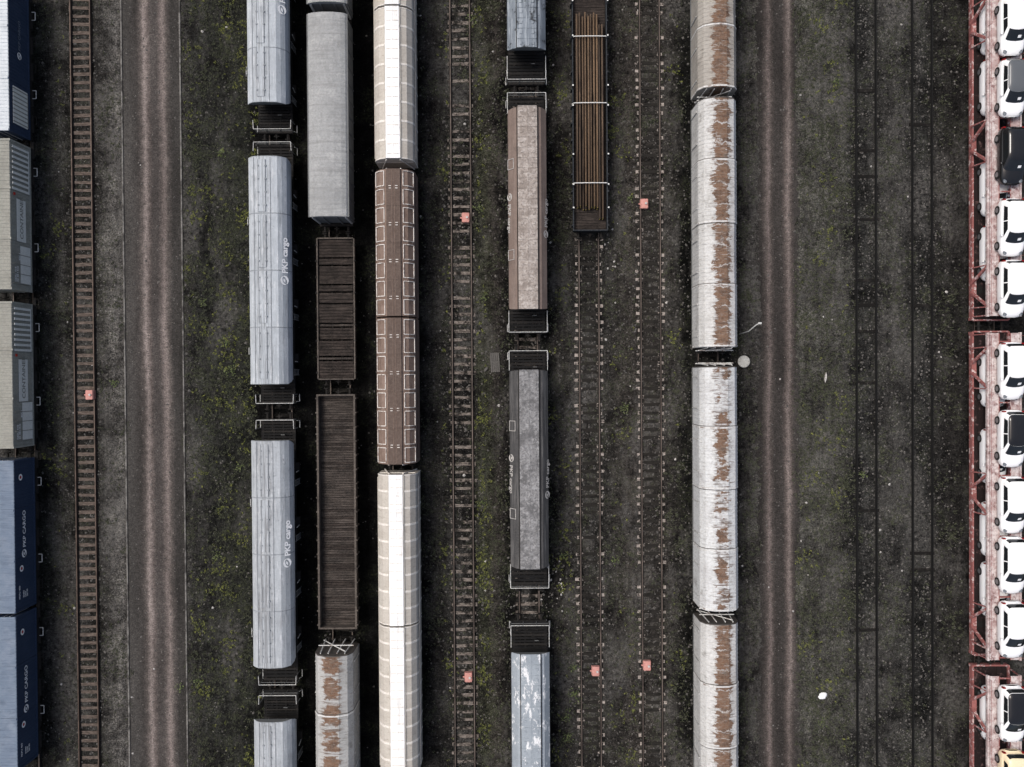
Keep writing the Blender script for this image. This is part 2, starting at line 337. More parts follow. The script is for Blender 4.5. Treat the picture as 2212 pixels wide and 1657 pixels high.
# ---------------------------------------------------------------- F train
MIX='mixed wagons coupled in one train'
def vanF(vf0,vf1,vb0,vb1,lab):
    x=XC['Fx']; y1=Y(vf0,1.3,710); y0=Y(vf1,1.3,710); e,L=wag(lab,x,y0,y1,MIX); yc=(y0+y1)/2
    a=Y(vb1,4,710)-yc; b=Y(vb0,4,710)-yc
    gear(e,L)
    prof=sym([(0,4.22),(.5,4.19),(1.0,4.08),(1.3,3.95),(1.42,3.8)])
    mb=MB(); mb.loft(prof,rail_stations(a,b,.3,.14,1.008),lambda i,j:m_grey,zc=3.2)
    put('roof',mb.mesh('roof'),e)
    mb=MB(); mb.box(-1.36,1.36,a+.05,b-.05,1.2,3.78,m_greyside)
    yy=a+.3
    while yy<b: mb.box(-1.41,1.41,yy,yy+.1,1.22,3.7,m_greyside); yy+=1.2
    put('body',mb.mesh('body'),e)
    for s,yE in ((-1,a+.05),(1,b-.05)):
        for xx in (-1.2,-.5,.5,1.2): 
            mb=MB(); mb.box(xx-.06,xx+.06,min(yE,yE+s*.1),max(yE,yE+s*.1),1.2,3.7,m_white if abs(xx)>1 else m_greyside); put('end_post',mb.mesh('end_post'),e)
    for s in (-1,1):
        mb=MB(); mb.box(s*1.44-.04,s*1.44+.04,a,b,3.7,3.84,m_greyside); put('gutter',mb.mesh('gutter'),e)
vanF(-460,12,-430,6,'grey covered van with arched ribbed roof')
vanF(20,488,28,468,'long grey covered van with arched dented roof')
y1=Y(515,1.6,725); y0=Y(819,1.6,725); e,L=wag('low dark brown wagon with planked load boards',XC['Fx'],y0,y1,MIX)
gear(e,L,top=1.25); h=L/2; mb=MB(); vs=[515,556,572,614,630,655,698,706,734,770,778,818]
ys=[Y(v,1.7,725)-(y0+y1)/2 for v in vs]
for i in range(len(ys)-1):
    b_,a_=ys[i]-.05,ys[i+1]+.05
    n=max(1,int((b_-a_)/.2)); zz=1.52+random.uniform(-.08,.1)
    for k in range(n):
        p=(b_-a_)/n; mb.box(-1.3+random.uniform(0,.05),1.3-random.uniform(0,.05),a_+k*p,a_+(k+1)*p-.025,1.3,zz+random.uniform(-.03,.03),m_plank if (b_-a_)>.4 else m_plank2)
put('plank_deck',mb.mesh('plank_deck'),e)
for s in (-1,1): 
    mb=MB(); mb.box(s*1.38-.05,s*1.38+.05,-h+.01,h-.01,1.2,1.66,m_gondwall)
    for i in range(9): mb.box(s*1.46-.05,s*1.46+.04,-h+.5+i*(L-1)/8-.06,-h+.5+i*(L-1)/8+.06,1.0,1.72,m_dark)
    put('side_wall',mb.mesh('side_wall'),e); mb=MB(); mb.box(-1.33,1.33,s*h-.05,s*h+.05,1.25,1.7,m_gondwall); put('end_wall',mb.mesh('end_wall'),e)
y1=Y(852,1.8,728); y0=Y(1357,1.8,728); e,L=wag('empty open gondola with weathered plank floor',XC['Fx'],y0,y1,MIX)
gear(e,L,top=1.2); h=L/2; mb=MB(); n=int(L/.18); p=(L-.2)/n
for k in range(n): mb.box(-1.32,1.32,-h+.1+k*p,-h+.1+(k+1)*p-.025,1.22,1.3+random.uniform(-.03,.03),m_plank2 if random.random()<.75 else m_plank)
put('plank_floor',mb.mesh('plank_floor'),e)
for s in (-1,1):
    mb=MB(); mb.box(s*1.38-.04,s*1.38+.04,-h,h,1.2,1.95,m_gondwall); mb.box(s*1.38-.07,s*1.38+.07,-h-.01,h+.01,1.95,2.02,m_gondwall)
    for i in range(17): yy=-h+.3+i*(L-.6)/16; mb.box(s*1.47-.06,s*1.47+.05,yy-.05,yy+.05,1.0,2.0,m_gondwall)
    put('side_wall',mb.mesh('side_wall'),e)
    mb=MB(); mb.box(-1.34,1.34,s*(h-.05)-.04,s*(h-.05)+.04,1.25,1.95,m_gondwall); mb.box(-1.31,1.31,s*(h-.05)-.06,s*(h-.05)+.06,1.95,2.03,m_gondwall); put('end_wall',mb.mesh('end_wall'),e)
# ---------------------------------------------------------------- hood wagons (rusty)
def hood(xc,vf0,vf1,m,lab,group,segs=4,u=1545):
    y1=Y(vf0,2.0,u); y0=Y(vf1,2.0,u); e,L=wag(lab,xc,y0,y1,group); h=L/2; gear(e,L-.3)
    prof=sym([(0,4.24),(.50,4.2),(.54,4.16),(1.06,3.9),(1.1,3.84),(1.36,3.35),(1.38,3.2),(1.40,1.25)])
    for s in range(segs):
        a=-h+.1+s*(L-.2)/segs; b=-h+.1+(s+1)*(L-.2)/segs
        base=1.0 if s%2 else 1.022
        if s%2==0: a-=.06 if s else 0; b+=.06 if s<segs-1 else 0
        else: a+=.08; b-=.08
        mb=MB(); mb.loft(prof,rail_stations(a,b,.29,.11,1.010,base),lambda i,j:m,zc=2.5)
        put('sliding_hood',mb.mesh('sliding_hood'),e)
        if s%2==0:
            for yy,mm,w in ((a+.04,m_ribpale,.1),(b-.14,m_ribpale,.1)):
                mb=MB(); mb.loft(prof,[(yy,base*1.018),(yy+w,base*1.018)],lambda i,j:mm,zc=2.5); put('hood_frame',mb.mesh('hood_frame'),e)
        else:
            for yy in (a-.05,b-.03):
                mb=MB(); mb.loft(prof,[(yy,1.012),(yy+.08,1.012)],lambda i,j:m_hoodgap,zc=2.5); put('hood_seal',mb.mesh('hood_seal'),e)
    for s in (-1,1):
        mb=MB()
        for xx in (-1.1,-.4,.4,1.1): mb.bar((xx,s*(h+.12),1.1),(xx*.8,s*(h-.05),3.9),.045,m_white if abs(xx)>1 else m_ribpale)
        mb.bar((-1.3,s*(h+.12),2.6),(1.3,s*(h+.12),2.6),.04,m_ribpale)
        mb.bar((-1.2,s*(h+.1),1.3),(.9,s*(h+.02),3.7),.04,m_ribpale)
        put('end_frame',mb.mesh('end_frame'),e)
    for s in (-1,1):
        mb=MB()
        for i in range(8):
            yy=-h+.9+i*(L-1.8)/7; mb.box(s*1.44-.03,s*1.44+.03,yy-.04,yy+.04,1.3,3.1,m_white)
        mb.box(s*1.44-.03,s*1.44+.03,-h+.2,h-.2,1.2,1.32,m_greyside)
        put('side_rail',mb.mesh('side_rail'),e)
g='telescopic hood wagons with peeling rust'
hood(XC['L'],-320,212,m_rustA,'beige ribbed hood wagon with heavily rusted roof',g)
hood(XC['L'],226,754,m_rustB,'white ribbed hood wagon with brown rust blocks along roof',g)
hood(XC['L'],788,1306,m_rustC,'white hood wagon with patchy peeling rust',g)
hood(XC['L'],1326,1850,m_rustB,'white ribbed hood wagon with long rust patch',g)
hood(XC['Fx'],1392,1900,m_rustD,'grey octagonal hood wagon with square rust patches',MIX,4,725)
# ---------------------------------------------------------------- G train
def wagG(vf0,vf1,brown,lab):
    u=855; y1=Y(vf0,3.2,u); y0=Y(vf1,3.2,u); e,L=wag(lab,XC['G'],y0,y1,'sliding roof wagons, white and brown'); h=L/2; gear(e,L-.2)
    half=[(0,4.36),(.5,4.34),(.53,4.2),(1.0,3.98),(1.34,3.5),(1.43,3.2),(1.45,1.25)]
    prof=sym(half); n=len(prof)
    ci=[i for i in range(n-1) if abs(prof[i][0])<=.54 and abs(prof[i+1][0])<=.54]
    def chunk(a,b):
        mb=MB(); k=max(1,int(round((b-a)/1.28)))
        if brown: f=lambda i,j:(m_brown2 if i in ci else m_brown)
        else: f=lambda i,j:(m_ridge if i in ci else (m_brib if (j%4 in(1,2,3) and j>0) else m_beige))
        mb.loft(prof,rail_stations(a,b,(b-a)/k,.17 if not brown else .06,1.014 if not brown else 1.008),f)
        put('roof_section' ,mb.mesh('roof_section'),e)
        return k
    halves=[(-h,-.06),(.06,h)]
    for a,b in halves:
        k=chunk(a,b)
        if not brown:
            mb=MB(); mb.box(-.05,.05,a+.05,b-.05,4.35,4.383,m_ridge)
            for i in range(k*2):
                yy=a+(i+.5)*(b-a)/(k*2); mb.box(-.42,.42,yy-.025,yy+.025,4.345,4.388,m_brib)
            put('roof_walkway',mb.mesh('roof_walkway'),e)
            for s in (-1,1):
                mb=MB(); mb.box(s*.56-.03,s*.56+.03,a+.05,b-.05,4.2,4.26,m_beige); put('ridge_edge',mb.mesh('ridge_edge'),e)
        else:
            p=(b-a)/k
            for i in range(k):
                ya=a+i*p+.13; yb=a+(i+1)*p-.13
                for s in (-1,1):
                    mb=MB(); P0=Vector((s*.66,0,4.15)); P1=Vector((s*1.02,0,3.98)); P2=Vector((s*1.33,0,3.54))
                    nrm=Vector((s*.03,0,.03)); w=.036
                    for yy in (ya,yb):
                        mb.bar(P0+Vector((0,yy,0))+nrm,P1+Vector((0,yy,0))+nrm,w,m_line,4); mb.bar(P1+Vector((0,yy,0))+nrm,P2+Vector((0,yy,0))+nrm,w,m_line,4)
                    for P in (P0,P2): mb.bar(P+Vector((0,ya,0))+nrm,P+Vector((0,yb,0))+nrm,w,m_line,4)
                    put('panel_frame',mb.mesh('panel_frame'),e)
            mb=MB()
            for i in range(k+1):
                yy=min(max(a+i*p,a+.2),b-.2)
                if i%2: 
                    for xx in (-.24,.24): mb.box(xx-.09,xx+.09,yy-.11,yy-.06,4.34,4.385,m_line); mb.box(xx-.09,xx+.09,yy+.06,yy+.11,4.34,4.385,m_line)
            put('roof_catch',mb.mesh('roof_catch'),e)
            mb=MB(); mb.bar((-.1,a+.1,4.36),(-.1,b-.1,4.36),.02,m_brown); mb.bar((.1,a+.1,4.36),(.1,b-.1,4.36),.02,m_brown); put('ridge_bead',mb.mesh('ridge_bead'),e)
    mm=m_brib if not brown else m_line
    for s in (-1,1):
        mb=MB(); mb.box(-1.3,1.3,s*h-.03,s*h+.05,3.1,3.2,mm); mb.bar((-1.2,s*(h+.07),1.3),(-.5,s*(h+.05),4.1),.05,mm); mb.bar((1.2,s*(h+.07),1.3),(.5,s*(h+.05),4.1),.05,mm)
        put('end_frame',mb.mesh('end_frame'),e)
        mb=MB(); mb.bar((s*1.49,-h+.3,2.9),(s*1.49,h-.3,2.9),.04,m_beige if not brown else m_brown2); put('side_rail',mb.mesh('side_rail'),e)
wagG(-300,350,False,'beige wagon with bright white roof ridge')
wagG(372,1000,True,'brown wagon with white outlined roof panels')
wagG(1022,1665,False,'long beige wagon with bright white roof ridge')
# ---------------------------------------------------------------- I train
def hopperI(vf0,vb0,vb1,vf1,m,mr,lab,text=True,mrail=None):
    x=XC['I']; u=1140; yb1=Y(vb0,3.9,u); yb0=Y(vb1,3.9,u); y1=Y(vf0,1.4,u); y0=Y(vf1,1.4,u)
    e,L=wag(lab,x,y0,y1,'raised roof hopper wagons'); yc=(y0+y1)/2; a=yb0-yc; b=yb1-yc; gear(e,L)
    half=[(0,4.22),(.70,4.17),(.74,4.0),(.98,3.92),(1.38,3.4),(1.42,2.7),(1.2,2.1),(.75,1.45)]
    prof=sym(half); ci=[i for i in range(len(prof)-1) if abs(prof[i][0])<=.72 and abs(prof[i+1][0])<=.72]
    mb=MB(); n=5; mb.loft(prof,rail_stations(a,b,(b-a)/n,.06,1.006),lambda i,j:mr if i in ci else m,shear=1.6,capm=m_greyside)
    put('body',mb.mesh('body'),e)
    mb=MB(); k=int((b-a)/.72)
    for i in range(k):
        yy=a+.3+i*(b-a-.6)/(k-1)
        for xx in (-.42,.42): mb.box(xx-.1,xx+.1,yy-.1,yy+.1,4.16,4.235,mr)
        mb.box(-.68,.68,yy+.3,yy+.34,4.15,4.23,mr)
    mb.box(-.03,.03,a+.1,b-.1,4.2,4.24,mr)
    put('roof_lid',mb.mesh('roof_lid'),e)
    for s in (-1,1):
        mb=MB(); mb.box(s*.75-.03,s*.75+.03,a,b,3.99,4.1,m_dark); put('roof_gutter',mb.mesh('roof_gutter'),e)
    chutes(e,a,b)
    if text:
        for yy in (a+3.6,b-4.4):
            mb=MB(); p=Vector((-1.02,0,3.93)); q=Vector((-1.42,0,3.42))
            for A,B in (((p,yy),(q,yy)),((p,yy+.72),(q,yy+.72)),((p,yy),(p,yy+.72)),((q,yy),(q,yy+.72))):
                mb.bar(A[0]+Vector((0,A[1],0)),B[0]+Vector((0,B[1],0)),.025,m_letter2,4)
            put('marking_frame',mb.mesh('marking_frame'),e)
    platform(e,1,b-1.0,L/2,1.1,mrail,1.42); platform(e,-1,-a-1.0,L/2,1.1,mrail,1.42)
    for sy,yb in ((1,b),(-1,a)):
        for sx in (-1,1): 
            mb=MB(); mb.bar((sx*1.42,sy*(L/2-.05),2.36),(sx*1.42,yb,2.5),.026,mrail or m_white); put('side_handrail',mb.mesh('side_handrail'),e)
    if text:
        for s in (1,-1):
            ey=Vector((-s*.40,0,.52)).normalized(); nr=Vector((s*ey.z,0,abs(ey.x))); o=Vector((s*1.40,0,3.37))+nr*.04; ex=Vector((0,s,0))
            yt=b-(8.6 if s>0 else 6.9)
            put('lettering',textmesh('PKP cargo',.50,o+Vector((0,yt,0)),ex,ey,m_letter2,.015),e)
            put('emblem',emblem(.28,o+Vector((0,yt-s*.5,0))+ey*.2,ex,ey,m_letter2),e)
hopperI(-370,-340,105,182,m_itop,m_itop,'slate blue hopper wagon with dark end platform',False)
hopperI(208,232,668,720,m_ibrown,m_ibrownR,'dusty brown hopper wagon with faded lettering')
hopperI(757,800,1228,1265,m_igrey,m_igreyR,'dark grey hopper wagon with white lettering')
hopperI(1342,1412,1900,1950,m_ipeel,m_ipeel,'pale blue hopper wagon with peeling white paint',False)
# ---------------------------------------------------------------- J gondola with pipes
y1=Y(-190,1.8,1275); y0=Y(498,1.8,1275); e,L=wag('dark blue open wagon loaded with steel pipes',XC['J'],y0,y1,None)
yc=(y0+y1)/2; gear(e,L,hw=1.2,top=1.2); h=L/2
mb=MB(); n=int(L/.2); p=(L-.1)/n
for k in range(n): mb.box(-1.2,1.2,-h+.05+k*p,-h+.05+(k+1)*p-.02,1.22,1.28+random.uniform(-.01,.01),m_plank)
put('plank_floor',mb.mesh('plank_floor'),e)
for s in (-1,1):
    mb=MB(); mb.box(s*1.27-.04,s*1.27+.04,-h,h,1.1,1.75,m_gblue)
    for i in range(19): yy=-h+.4+i*(L-.8)/18; mb.box(s*1.35-.06,s*1.35+.05,yy-.05,yy+.05,.95,1.8,m_gblue)
    put('side_wall',mb.mesh('side_wall'),e); mb=MB(); mb.box(-1.22,1.22,s*(h-.03)-.04,s*(h-.03)+.04,1.28,1.8,m_gblue); put('end_wall',mb.mesh('end_wall'),e)
for v in (5,80,187,230,335,400,450):
    yy=Y(v,2,1275)-yc
    for s in (-1,1): mb=MB(); mb.bar((s*1.3,yy,1.2),(s*1.3,yy,2.3),.04,m_gblue); mb.box(s*1.3-.05,s*1.3+.05,yy-.05,yy+.05,2.3,2.36,m_strap); put('stanchion',mb.mesh('stanchion'),e)
def pipe_mesh(Lp,mp):
    mb=MB(); mb.bar((0,-Lp/2,0),(0,Lp/2,0),.066,mp,12); mb.bar((0,-Lp/2-.02,0),(0,-Lp/2,0),.04,m_yellow,8)
    me=mb.mesh('steel_pipe'); me.polygons.foreach_set('use_smooth',[len(p_.vertices)==4 for p_ in me.polygons]); return me
ya=Y(28,2,1275); yb=Y(447,2,1275)
pms=[pipe_mesh(ya-yb,mp) for mp in m_pipes]
for layer in range(4):
    nn=10
    for i in range(nn):
        if layer==3 and i in(2,5,8): continue
        if layer==1 and i in(2,5): continue
        pm=pms[2]
        if layer==2: pm=pms[random.choice((1,1,2))]
        if layer==3: pm=pms[0] if i in(3,4,6,7) else pms[1]
        xx=XC['J']-.95+i*(1.9/(nn-1))+random.uniform(-.02,.02); dy=random.uniform(-.15,.15)-(.7 if i>7 else 0)
        thing('steel_pipe','rusty brown steel pipe stacked in open wagon','pipe',(xx,(ya+yb)/2+dy,1.37+.134*layer),'steel pipes stacked in wagon',pm)
for v in (78,222,395):
    mb=MB(); P=[(-1.33,1.7),(-1.2,1.98),(-.5,2.03),(.5,2.03),(1.2,1.98),(1.33,1.7)]
    for a_,b_ in zip(P,P[1:]): mb.bar((a_[0],0,a_[1]),(b_[0],0,b_[1]),.036,m_strap)
    thing('load_strap','white strap tied over the steel pipes','strap',(XC['J'],Y(v,2,1275),0),'straps over the pipe load',mb.mesh('load_strap'))
# ---------------------------------------------------------------- containers on flat wagons
def container(vt,vb,kind,lab):
    x=XC['cont']; u=20; y1=Y(vt,3.4,u); y0=Y(vb,3.4,u); L=y1-y0; h=L/2
    e,LL=wag('low dark flat wagon carrying a container',x,y0+.1,y1-.1,'container flat wagons'); gear(e,LL,hw=1.25,top=1.15)
    for i in range(6):
        mb=MB(); yy=-LL/2+.6+i*(LL-1.2)/5; mb.box(1.2,1.44,yy-.12,yy+1.2,.98,1.06,m_dark)
        mw=m_white if i in(1,4) else m_dark
        mb.bar((1.4,yy+.5,1.06),(1.66,yy+.5,1.06),.03,mw); mb.bar((1.66,yy+.5,1.06),(1.66,yy+1.1,1.06),.03,mw); mb.bar((1.4,yy+1.1,1.06),(1.66,yy+1.1,1.06),.03,mw)
        put('side_step',mb.mesh('side_step'),e)
    c=thing('shipping_container',lab,'container',(x,(y0+y1)/2,1.16),'containers standing on flat wagons')
    ms,mr={'navy':(m_cnavy,m_cnavyR),'pale':(m_cnavy,m_cwhiteR),'grey':(m_cgrey,m_cgreyR)}[kind]
    prof=sym([(0,2.6),(1.16,2.6),(1.19,2.56),(1.19,.1)])
    mb=MB(); mb.loft(prof,rail_stations(-h+.12,h-.12,.26,.13,1.02),lambda i,j:mr if i in(1,2,3,4) else ms,zc=1.3)
    put('corrugated_shell',mb.mesh('corrugated_shell'),c)
    posts=[-h,-h+L/3,-h+2*L/3,h-.14]
    mb=MB()
    for yy in posts:
        for s in (-1,1): mb.box(s*1.2-.04,s*1.2+.05,yy,yy+.14,0,2.65,ms)
        mb.box(-1.16,1.16,yy,yy+.14,2.56,2.66,mr)
    for s in (-1,1): mb.box(s*1.2-.04,s*1.2+.052,-h+.14,h-.14,0,.14,ms)
    put('frame',mb.mesh('frame'),c)
    for s in (-1,1):
        mb=MB(); mb.box(-1.12,1.12,s*(h-.06)-.04,s*(h-.06)+.04,.1,2.55,ms)
        for xx in (-.7,-.3,.3,.7): mb.bar((xx,s*h,.1),(xx,s*h,2.5),.025,m_white)
        put('end_door',mb.mesh('end_door'),c)
    xs=1.272; lm=m_letter
    if kind=='pale':
        yt=-h+L/2+.6
        put('lettering',textmesh('PKP CARGO',.40,(xs,yt,1.2),(0,1,0),(0,0,1),m_letter3,.0),c)
        put('emblem',emblem(.26,(xs,yt-.4,1.35),(0,1,0),(0,0,1),lm),c)
        mb=MB(); mb.box(1.24,1.285,-h+.7,-h+3.4,.4,2.2,m_panel); put('side_panel',mb.mesh('side_panel'),c)
        mb=MB(); yy=-h+.8; mb.box(1.25,1.30,-h+.75,-h+3.35,.35,.42,m_cgrey)
        while yy<-h+3.3: mb.box(1.25,1.31,yy,yy+.08,.4,2.2,m_cgrey); yy+=.3
        put('side_ribs',mb.mesh('side_ribs'),c)
    elif kind=='navy':
        yt=-h+L/3+.9
        put('lettering',textmesh('PKP CARGO',.50,(xs,yt,1.35),(0,1,0),(0,0,1),lm),c)
        put('emblem',emblem(.3,(xs,yt-.45,1.55),(0,1,0),(0,0,1),lm),c)
        put('lettering',textmesh('PKPU 450',.24,(xs,-h+.9,2.1),(0,1,0),(0,0,1),lm),c)
        put('lettering',textmesh('30480\n2350\n28130',.22,(xs,-h+.9,1.6),(0,1,0),(0,0,1),lm),c)
        for yy in (h-1.3,-h+L/3-.6):
            mb=MB(); o=Vector((xs,yy,1.9)); vs=[o+Vector((0,.24*math.cos(t),.24*math.sin(t))) for t in [i*math.pi/8 for i in range(16)]]
            mb.add(vs,[tuple(range(16))],m_letter); vs=[o+Vector((.004,.12*math.cos(t),.12*math.sin(t))) for t in [i*math.pi/8 for i in range(16)]]
            mb.add(vs,[tuple(range(16))],m_redmark); put('round_mark',mb.mesh('round_mark'),c)
    else:
        mb=MB(); yy=h-3.6
        mb.box(1.24,1.27,h-3.6,h-.45,.25,.35,m_panel)
        while yy<h-.5: mb.box(1.24,1.285,yy,yy+.17,.3,2.4,m_panel); yy+=.38
        put('side_ribs',mb.mesh('side_ribs'),c)
        mb=MB(); mb.box(1.24,1.275,h-7.3,h-4.2,.8,1.9,m_panel); put('side_panel',mb.mesh('side_panel'),c)
        put('lettering',textmesh('CONTAINER',.55,(1.28,h-7.1,1.15),(0,1,0),(0,0,1),m_cgreyR),c)
        mb=MB(); yy=-h+.5; mb.box(1.24,1.28,-h+.5,-h+3.3,.25,1.5,m_panel)
        while yy<-h+3.3: mb.box(1.24,1.295,yy,yy+.05,.3,2.4,m_cgreyR); yy+=.7
        put('door_bars',mb.mesh('door_bars'),c)
        for k,(yy,s_) in enumerate(((-h+.6,'GESU 418'),(-h+.6,'30 480 KG'),(-h+2.2,'45G1'))): put('lettering',textmesh(s_,.26,(1.292,yy,2.1-.25*k),(0,1,0),(0,0,1),m_letter),c)
        mb=MB(); mb.box(1.26,1.3,h-4.0,h-3.8,2.1,2.3,m_redmark); put('red_label',mb.mesh('red_label'),c)
container(-50,285,'pale','navy container with pale blue-white roof')
container(302,626,'grey','grey ribbed container with pale side panels')
container(652,968,'grey','weathered grey container with pale side panels')
container(994,1322,'navy','navy blue container with white lettering')
container(1330,1662,'navy','navy blue container with round red marks')
# ---------------------------------------------------------------- cars
def rr(hx,y0,y1,r,z,n=5,bow=0.):
    pts=[]
    def arc(cx,cy,a0): 
        for i in range(n+1):
            a=rad(a0+90*i/n); pts.append([cx+r*math.cos(a),cy+r*math.sin(a),z])
    arc(hx-r,y1-r,0); arc(-hx+r,y1-r,90); arc(-hx+r,y0+r,180)
    for i in range(1,6): pts.append([-hx+r+(2*hx-2*r)*i/6,y0,z])
    arc(hx-r,y0+r,270)
    for p in pts:
        f=1-(p[0]/hx)**2
        if p[1]<(y0+y1)/2: p[1]-=bow*f
        else: p[1]+=bow*.6*f
    return [tuple(p) for p in pts]
CM={}
def car_meshes(key,mb_,mroof):
    if key in CM: return CM[key]
    d={}
    S=[(-2.10,.34,.58,.42),(-2.07,.50,.64,.36),(-1.99,.66,.71,.30),(-1.84,.77,.79,.24),(-1.6,.84,.86,.22),(-1.15,.87,.95,.2),(-.5,.88,.98,.2),(.6,.88,.99,.2),(1.4,.87,1.0,.2),(1.75,.84,.99,.25),(1.93,.77,.94,.3),(2.02,.66,.84,.36),(2.07,.46,.72,.42)]
    mb=MB(); vs=[]
    for y,w,zt,zb in S:
        half=[(0,zt+.05),(.35*w,zt+.045),(.6*w,zt+.025),(.82*w,zt-.02),(.95*w,zt-.1),(w,zt-.3*(zt-zb)),(w*.99,zb+.12),(w*.92,zb)]
        vs+= [(x,y,z) for x,z in sym(half)]
    n=15; fs=[]
    for j in range(len(S)-1):
        for i in range(n-1): fs.append((j*n+i,j*n+i+1,(j+1)*n+i+1,(j+1)*n+i))
        fs.append((j*n+n-1,j*n,(j+1)*n,(j+1)*n+n-1))
    fs.append(tuple(range(n))); e0=(len(S)-1)*n; fs.append(tuple(e0+i for i in reversed(range(n))))
    mb.add(vs,fs,mb_); d['body']=mb.mesh('body',True)
    RG=[(.80,-1.12,1.93,.30,.93,.14),(.755,-.88,1.86,.30,1.12,.13),(.68,-.42,1.72,.28,1.38,.10),(.63,-.26,1.62,.26,1.45,.08),(.50,-.05,1.45,.24,1.495,.05),(.25,.25,1.15,.15,1.515,.02)]
    rings=[rr(*a[:4],a[4],5,a[5]) for a in RG]; k=len(rings[0])
    vs=sum([list(r) for r in rings],[]); fs=[]
    for j in range(len(rings)-1):
        for i in range(k): fs.append((j*k+i,j*k+(i+1)%k,(j+1)*k+(i+1)%k,(j+1)*k+i))
    fs.append(tuple((len(rings)-1)*k+i for i in range(k)))
    mb=MB(); mb.add(vs,fs[:2*k],mb_); mb.mi(mroof)
    for f in fs[2*k:]: mb.f.append(f); mb.m.append(mb.mats.index(mroof))
    d['cabin']=mb.mesh('cabin',True)
    def shell(cols,z0,z1,push):
        mb=MB(); rows=[]
        def ringat(t):
            for a,b in zip(range(0,3),range(1,4)):
                if rings[a][0][2]<=t<=rings[b][0][2]+1e-6:
                    f=(t-rings[a][0][2])/(rings[b][0][2]-rings[a][0][2]); return [Vector(p).lerp(Vector(q),f) for p,q in zip(rings[a],rings[b])]
        for t in (z0,(z0+z1)/2,z1):
            r=ringat(t); rows.append([r[i%k]+((r[i%k]-Vector((0,r[i%k].y*.3,t))).normalized()*push)+Vector((0,0,push*.6)) for i in cols])
        vs=sum(rows,[]); n=len(cols)
        mb.add(vs,[(j*n+i,j*n+i+1,(j+1)*n+i+1,(j+1)*n+i) for j in range(2) for i in range(n-1)],m_glass); return mb.mesh('window',True)
    d['windscreen']=shell(list(range(15,26)),.99,1.385,.022)
    d['rear_window']=shell(list(range(3,9)),1.05,1.36,.022)
    def side(s):
        mb=MB()
        for (a,b,c,dd) in (((-.72,1.0),(.34,1.0),(.34,1.35),(-.25,1.35)),((.41,1.0),(1.5,1.03),(1.32,1.35),(.41,1.35))):
            P=[]
            for (y,z) in (a,b,c,dd):
                x=(.80-(z-.93)*(.045/.19) if z<1.12 else .755-(z-1.12)*(.075/.26))+.014; P.append((s*x,y,z))
            mb.add(P,[(0,1,2,3) if s>0 else (3,2,1,0)],m_glass)
        return mb.mesh('side_window')
    d['sideL']=side(-1); d['sideR']=side(1)
    mb=MB(); mb.loft(sym([(0,.06),(.11,.05),(.15,0),(.11,-.07),(0,-.08)]),[(-.12,.5),(-.02,1),(.16,.8)],lambda i,j:m_lamp,zc=0); d['headlight']=mb.mesh('headlight',True)
    mb=MB(); mb.box(-.09,.09,-.04,.05,-.14,.14,m_tail); d['tail_light']=mb.mesh('tail_light')
    mb=MB(); mb.box(-.42,.42,-2.125,-2.04,.44,.56,m_black); d['grille']=mb.mesh('grille')
    mb=MB(); mb.loft(sym([(0,.07),(.09,.05),(.1,-.05),(0,-.07)]),[(-.07,.7),(0,1),(.07,.8)],lambda i,j:mb_,zc=0); d['mirror']=mb.mesh('mirror',True)
    mb=MB(); mb.bar((-.1,0,0),(.1,0,0),.31,m_tyre,20); d['tyre']=mb.mesh('tyre'); mb=MB(); mb.bar((-.105,0,0),(.105,0,0),.19,m_rim,12); d['rim']=mb.mesh('rim')
    mb=MB(); mb.add([(.1,-.98,1.13),(.34,-.96,1.13),(.34,-.80,1.24),(.1,-.82,1.24)],[(0,1,2,3)],m_letter); d['paper']=mb.mesh('paper')
    CM[key]=d; return d
def car(y,z,key,lab,dx=0,rz=0):
    mb_,mr={'white':(m_carw,m_carw),'black':(m_carb,m_carb),'darkroof':(m_carw,m_carb),'cream':(m_carbeige,m_carbeige),'greyroof':(m_carw,m_cargrey)}[key]
    d=car_meshes(key,mb_,mr)
    e=thing('parked_car',lab,'car',(XC['P']+dx,y,z),'new cars loaded on the car carrier',rz=rz)
    put('body',d['body'],e); put('cabin',d['cabin'],e)
    put('windscreen',d['windscreen'],e); put('rear_window',d['rear_window'],e); put('side_window',d['sideL'],e); put('side_window',d['sideR'],e)
    for s in (-1,1):
        put('headlight',d['headlight'],e,(s*.56,-1.88,.76)); put('tail_light',d['tail_light'],e,(s*.68,1.97,.8)); put('mirror',d['mirror'],e,(s*.93,-.62,1.0))
        for yy in (-1.3,1.3):
            w=put('wheel',d['tyre'],e,(s*.80,yy,.31)); put('rim',d['rim'],w)
    put('grille',d['grille'],e); put('paper_sheet',d['paper'],e,(0,-.06,.03))
UD=2.85; LD=.95
tops=[(-10,125,'white'),(128,253,'greyroof'),(268,405,'black'),(430,553,'white'),(563,684,'white'),(737,865,'white'),(882,1012,'darkroof'),(1032,1148,'white'),(1160,1280,'white'),(1293,1425,'white'),(1482,1600,'darkroof'),(1616,1745,'cream'),(-150,-18,'white')]
labs={'white':'white hatchback on the upper deck of car carrier','black':'glossy black hatchback on the upper deck','darkroof':'white hatchback with black roof on upper deck','cream':'cream coloured hatchback on the upper deck','greyroof':'white hatchback with dark grey roof on upper deck'}
for a_,b_,k in tops:
    yy=(Y(a_,UD+.7,2180)+Y(b_,UD+.7,2180))/2; car(yy,UD+.1,k,labs[k],.12,random.uniform(-.01,.01))
for a_,b_ in ((135,245),(-5,120),(350,415+50),(435+55,550+55),(760,880),(925,1045),(1085,1200),(1215,1330),(1480,1600)):
    yy=(Y(a_,LD+.7,2130)+Y(b_,LD+.7,2130))/2; car(yy,LD+.08,'white','white hatchback on the lower deck of car carrier',-.12)
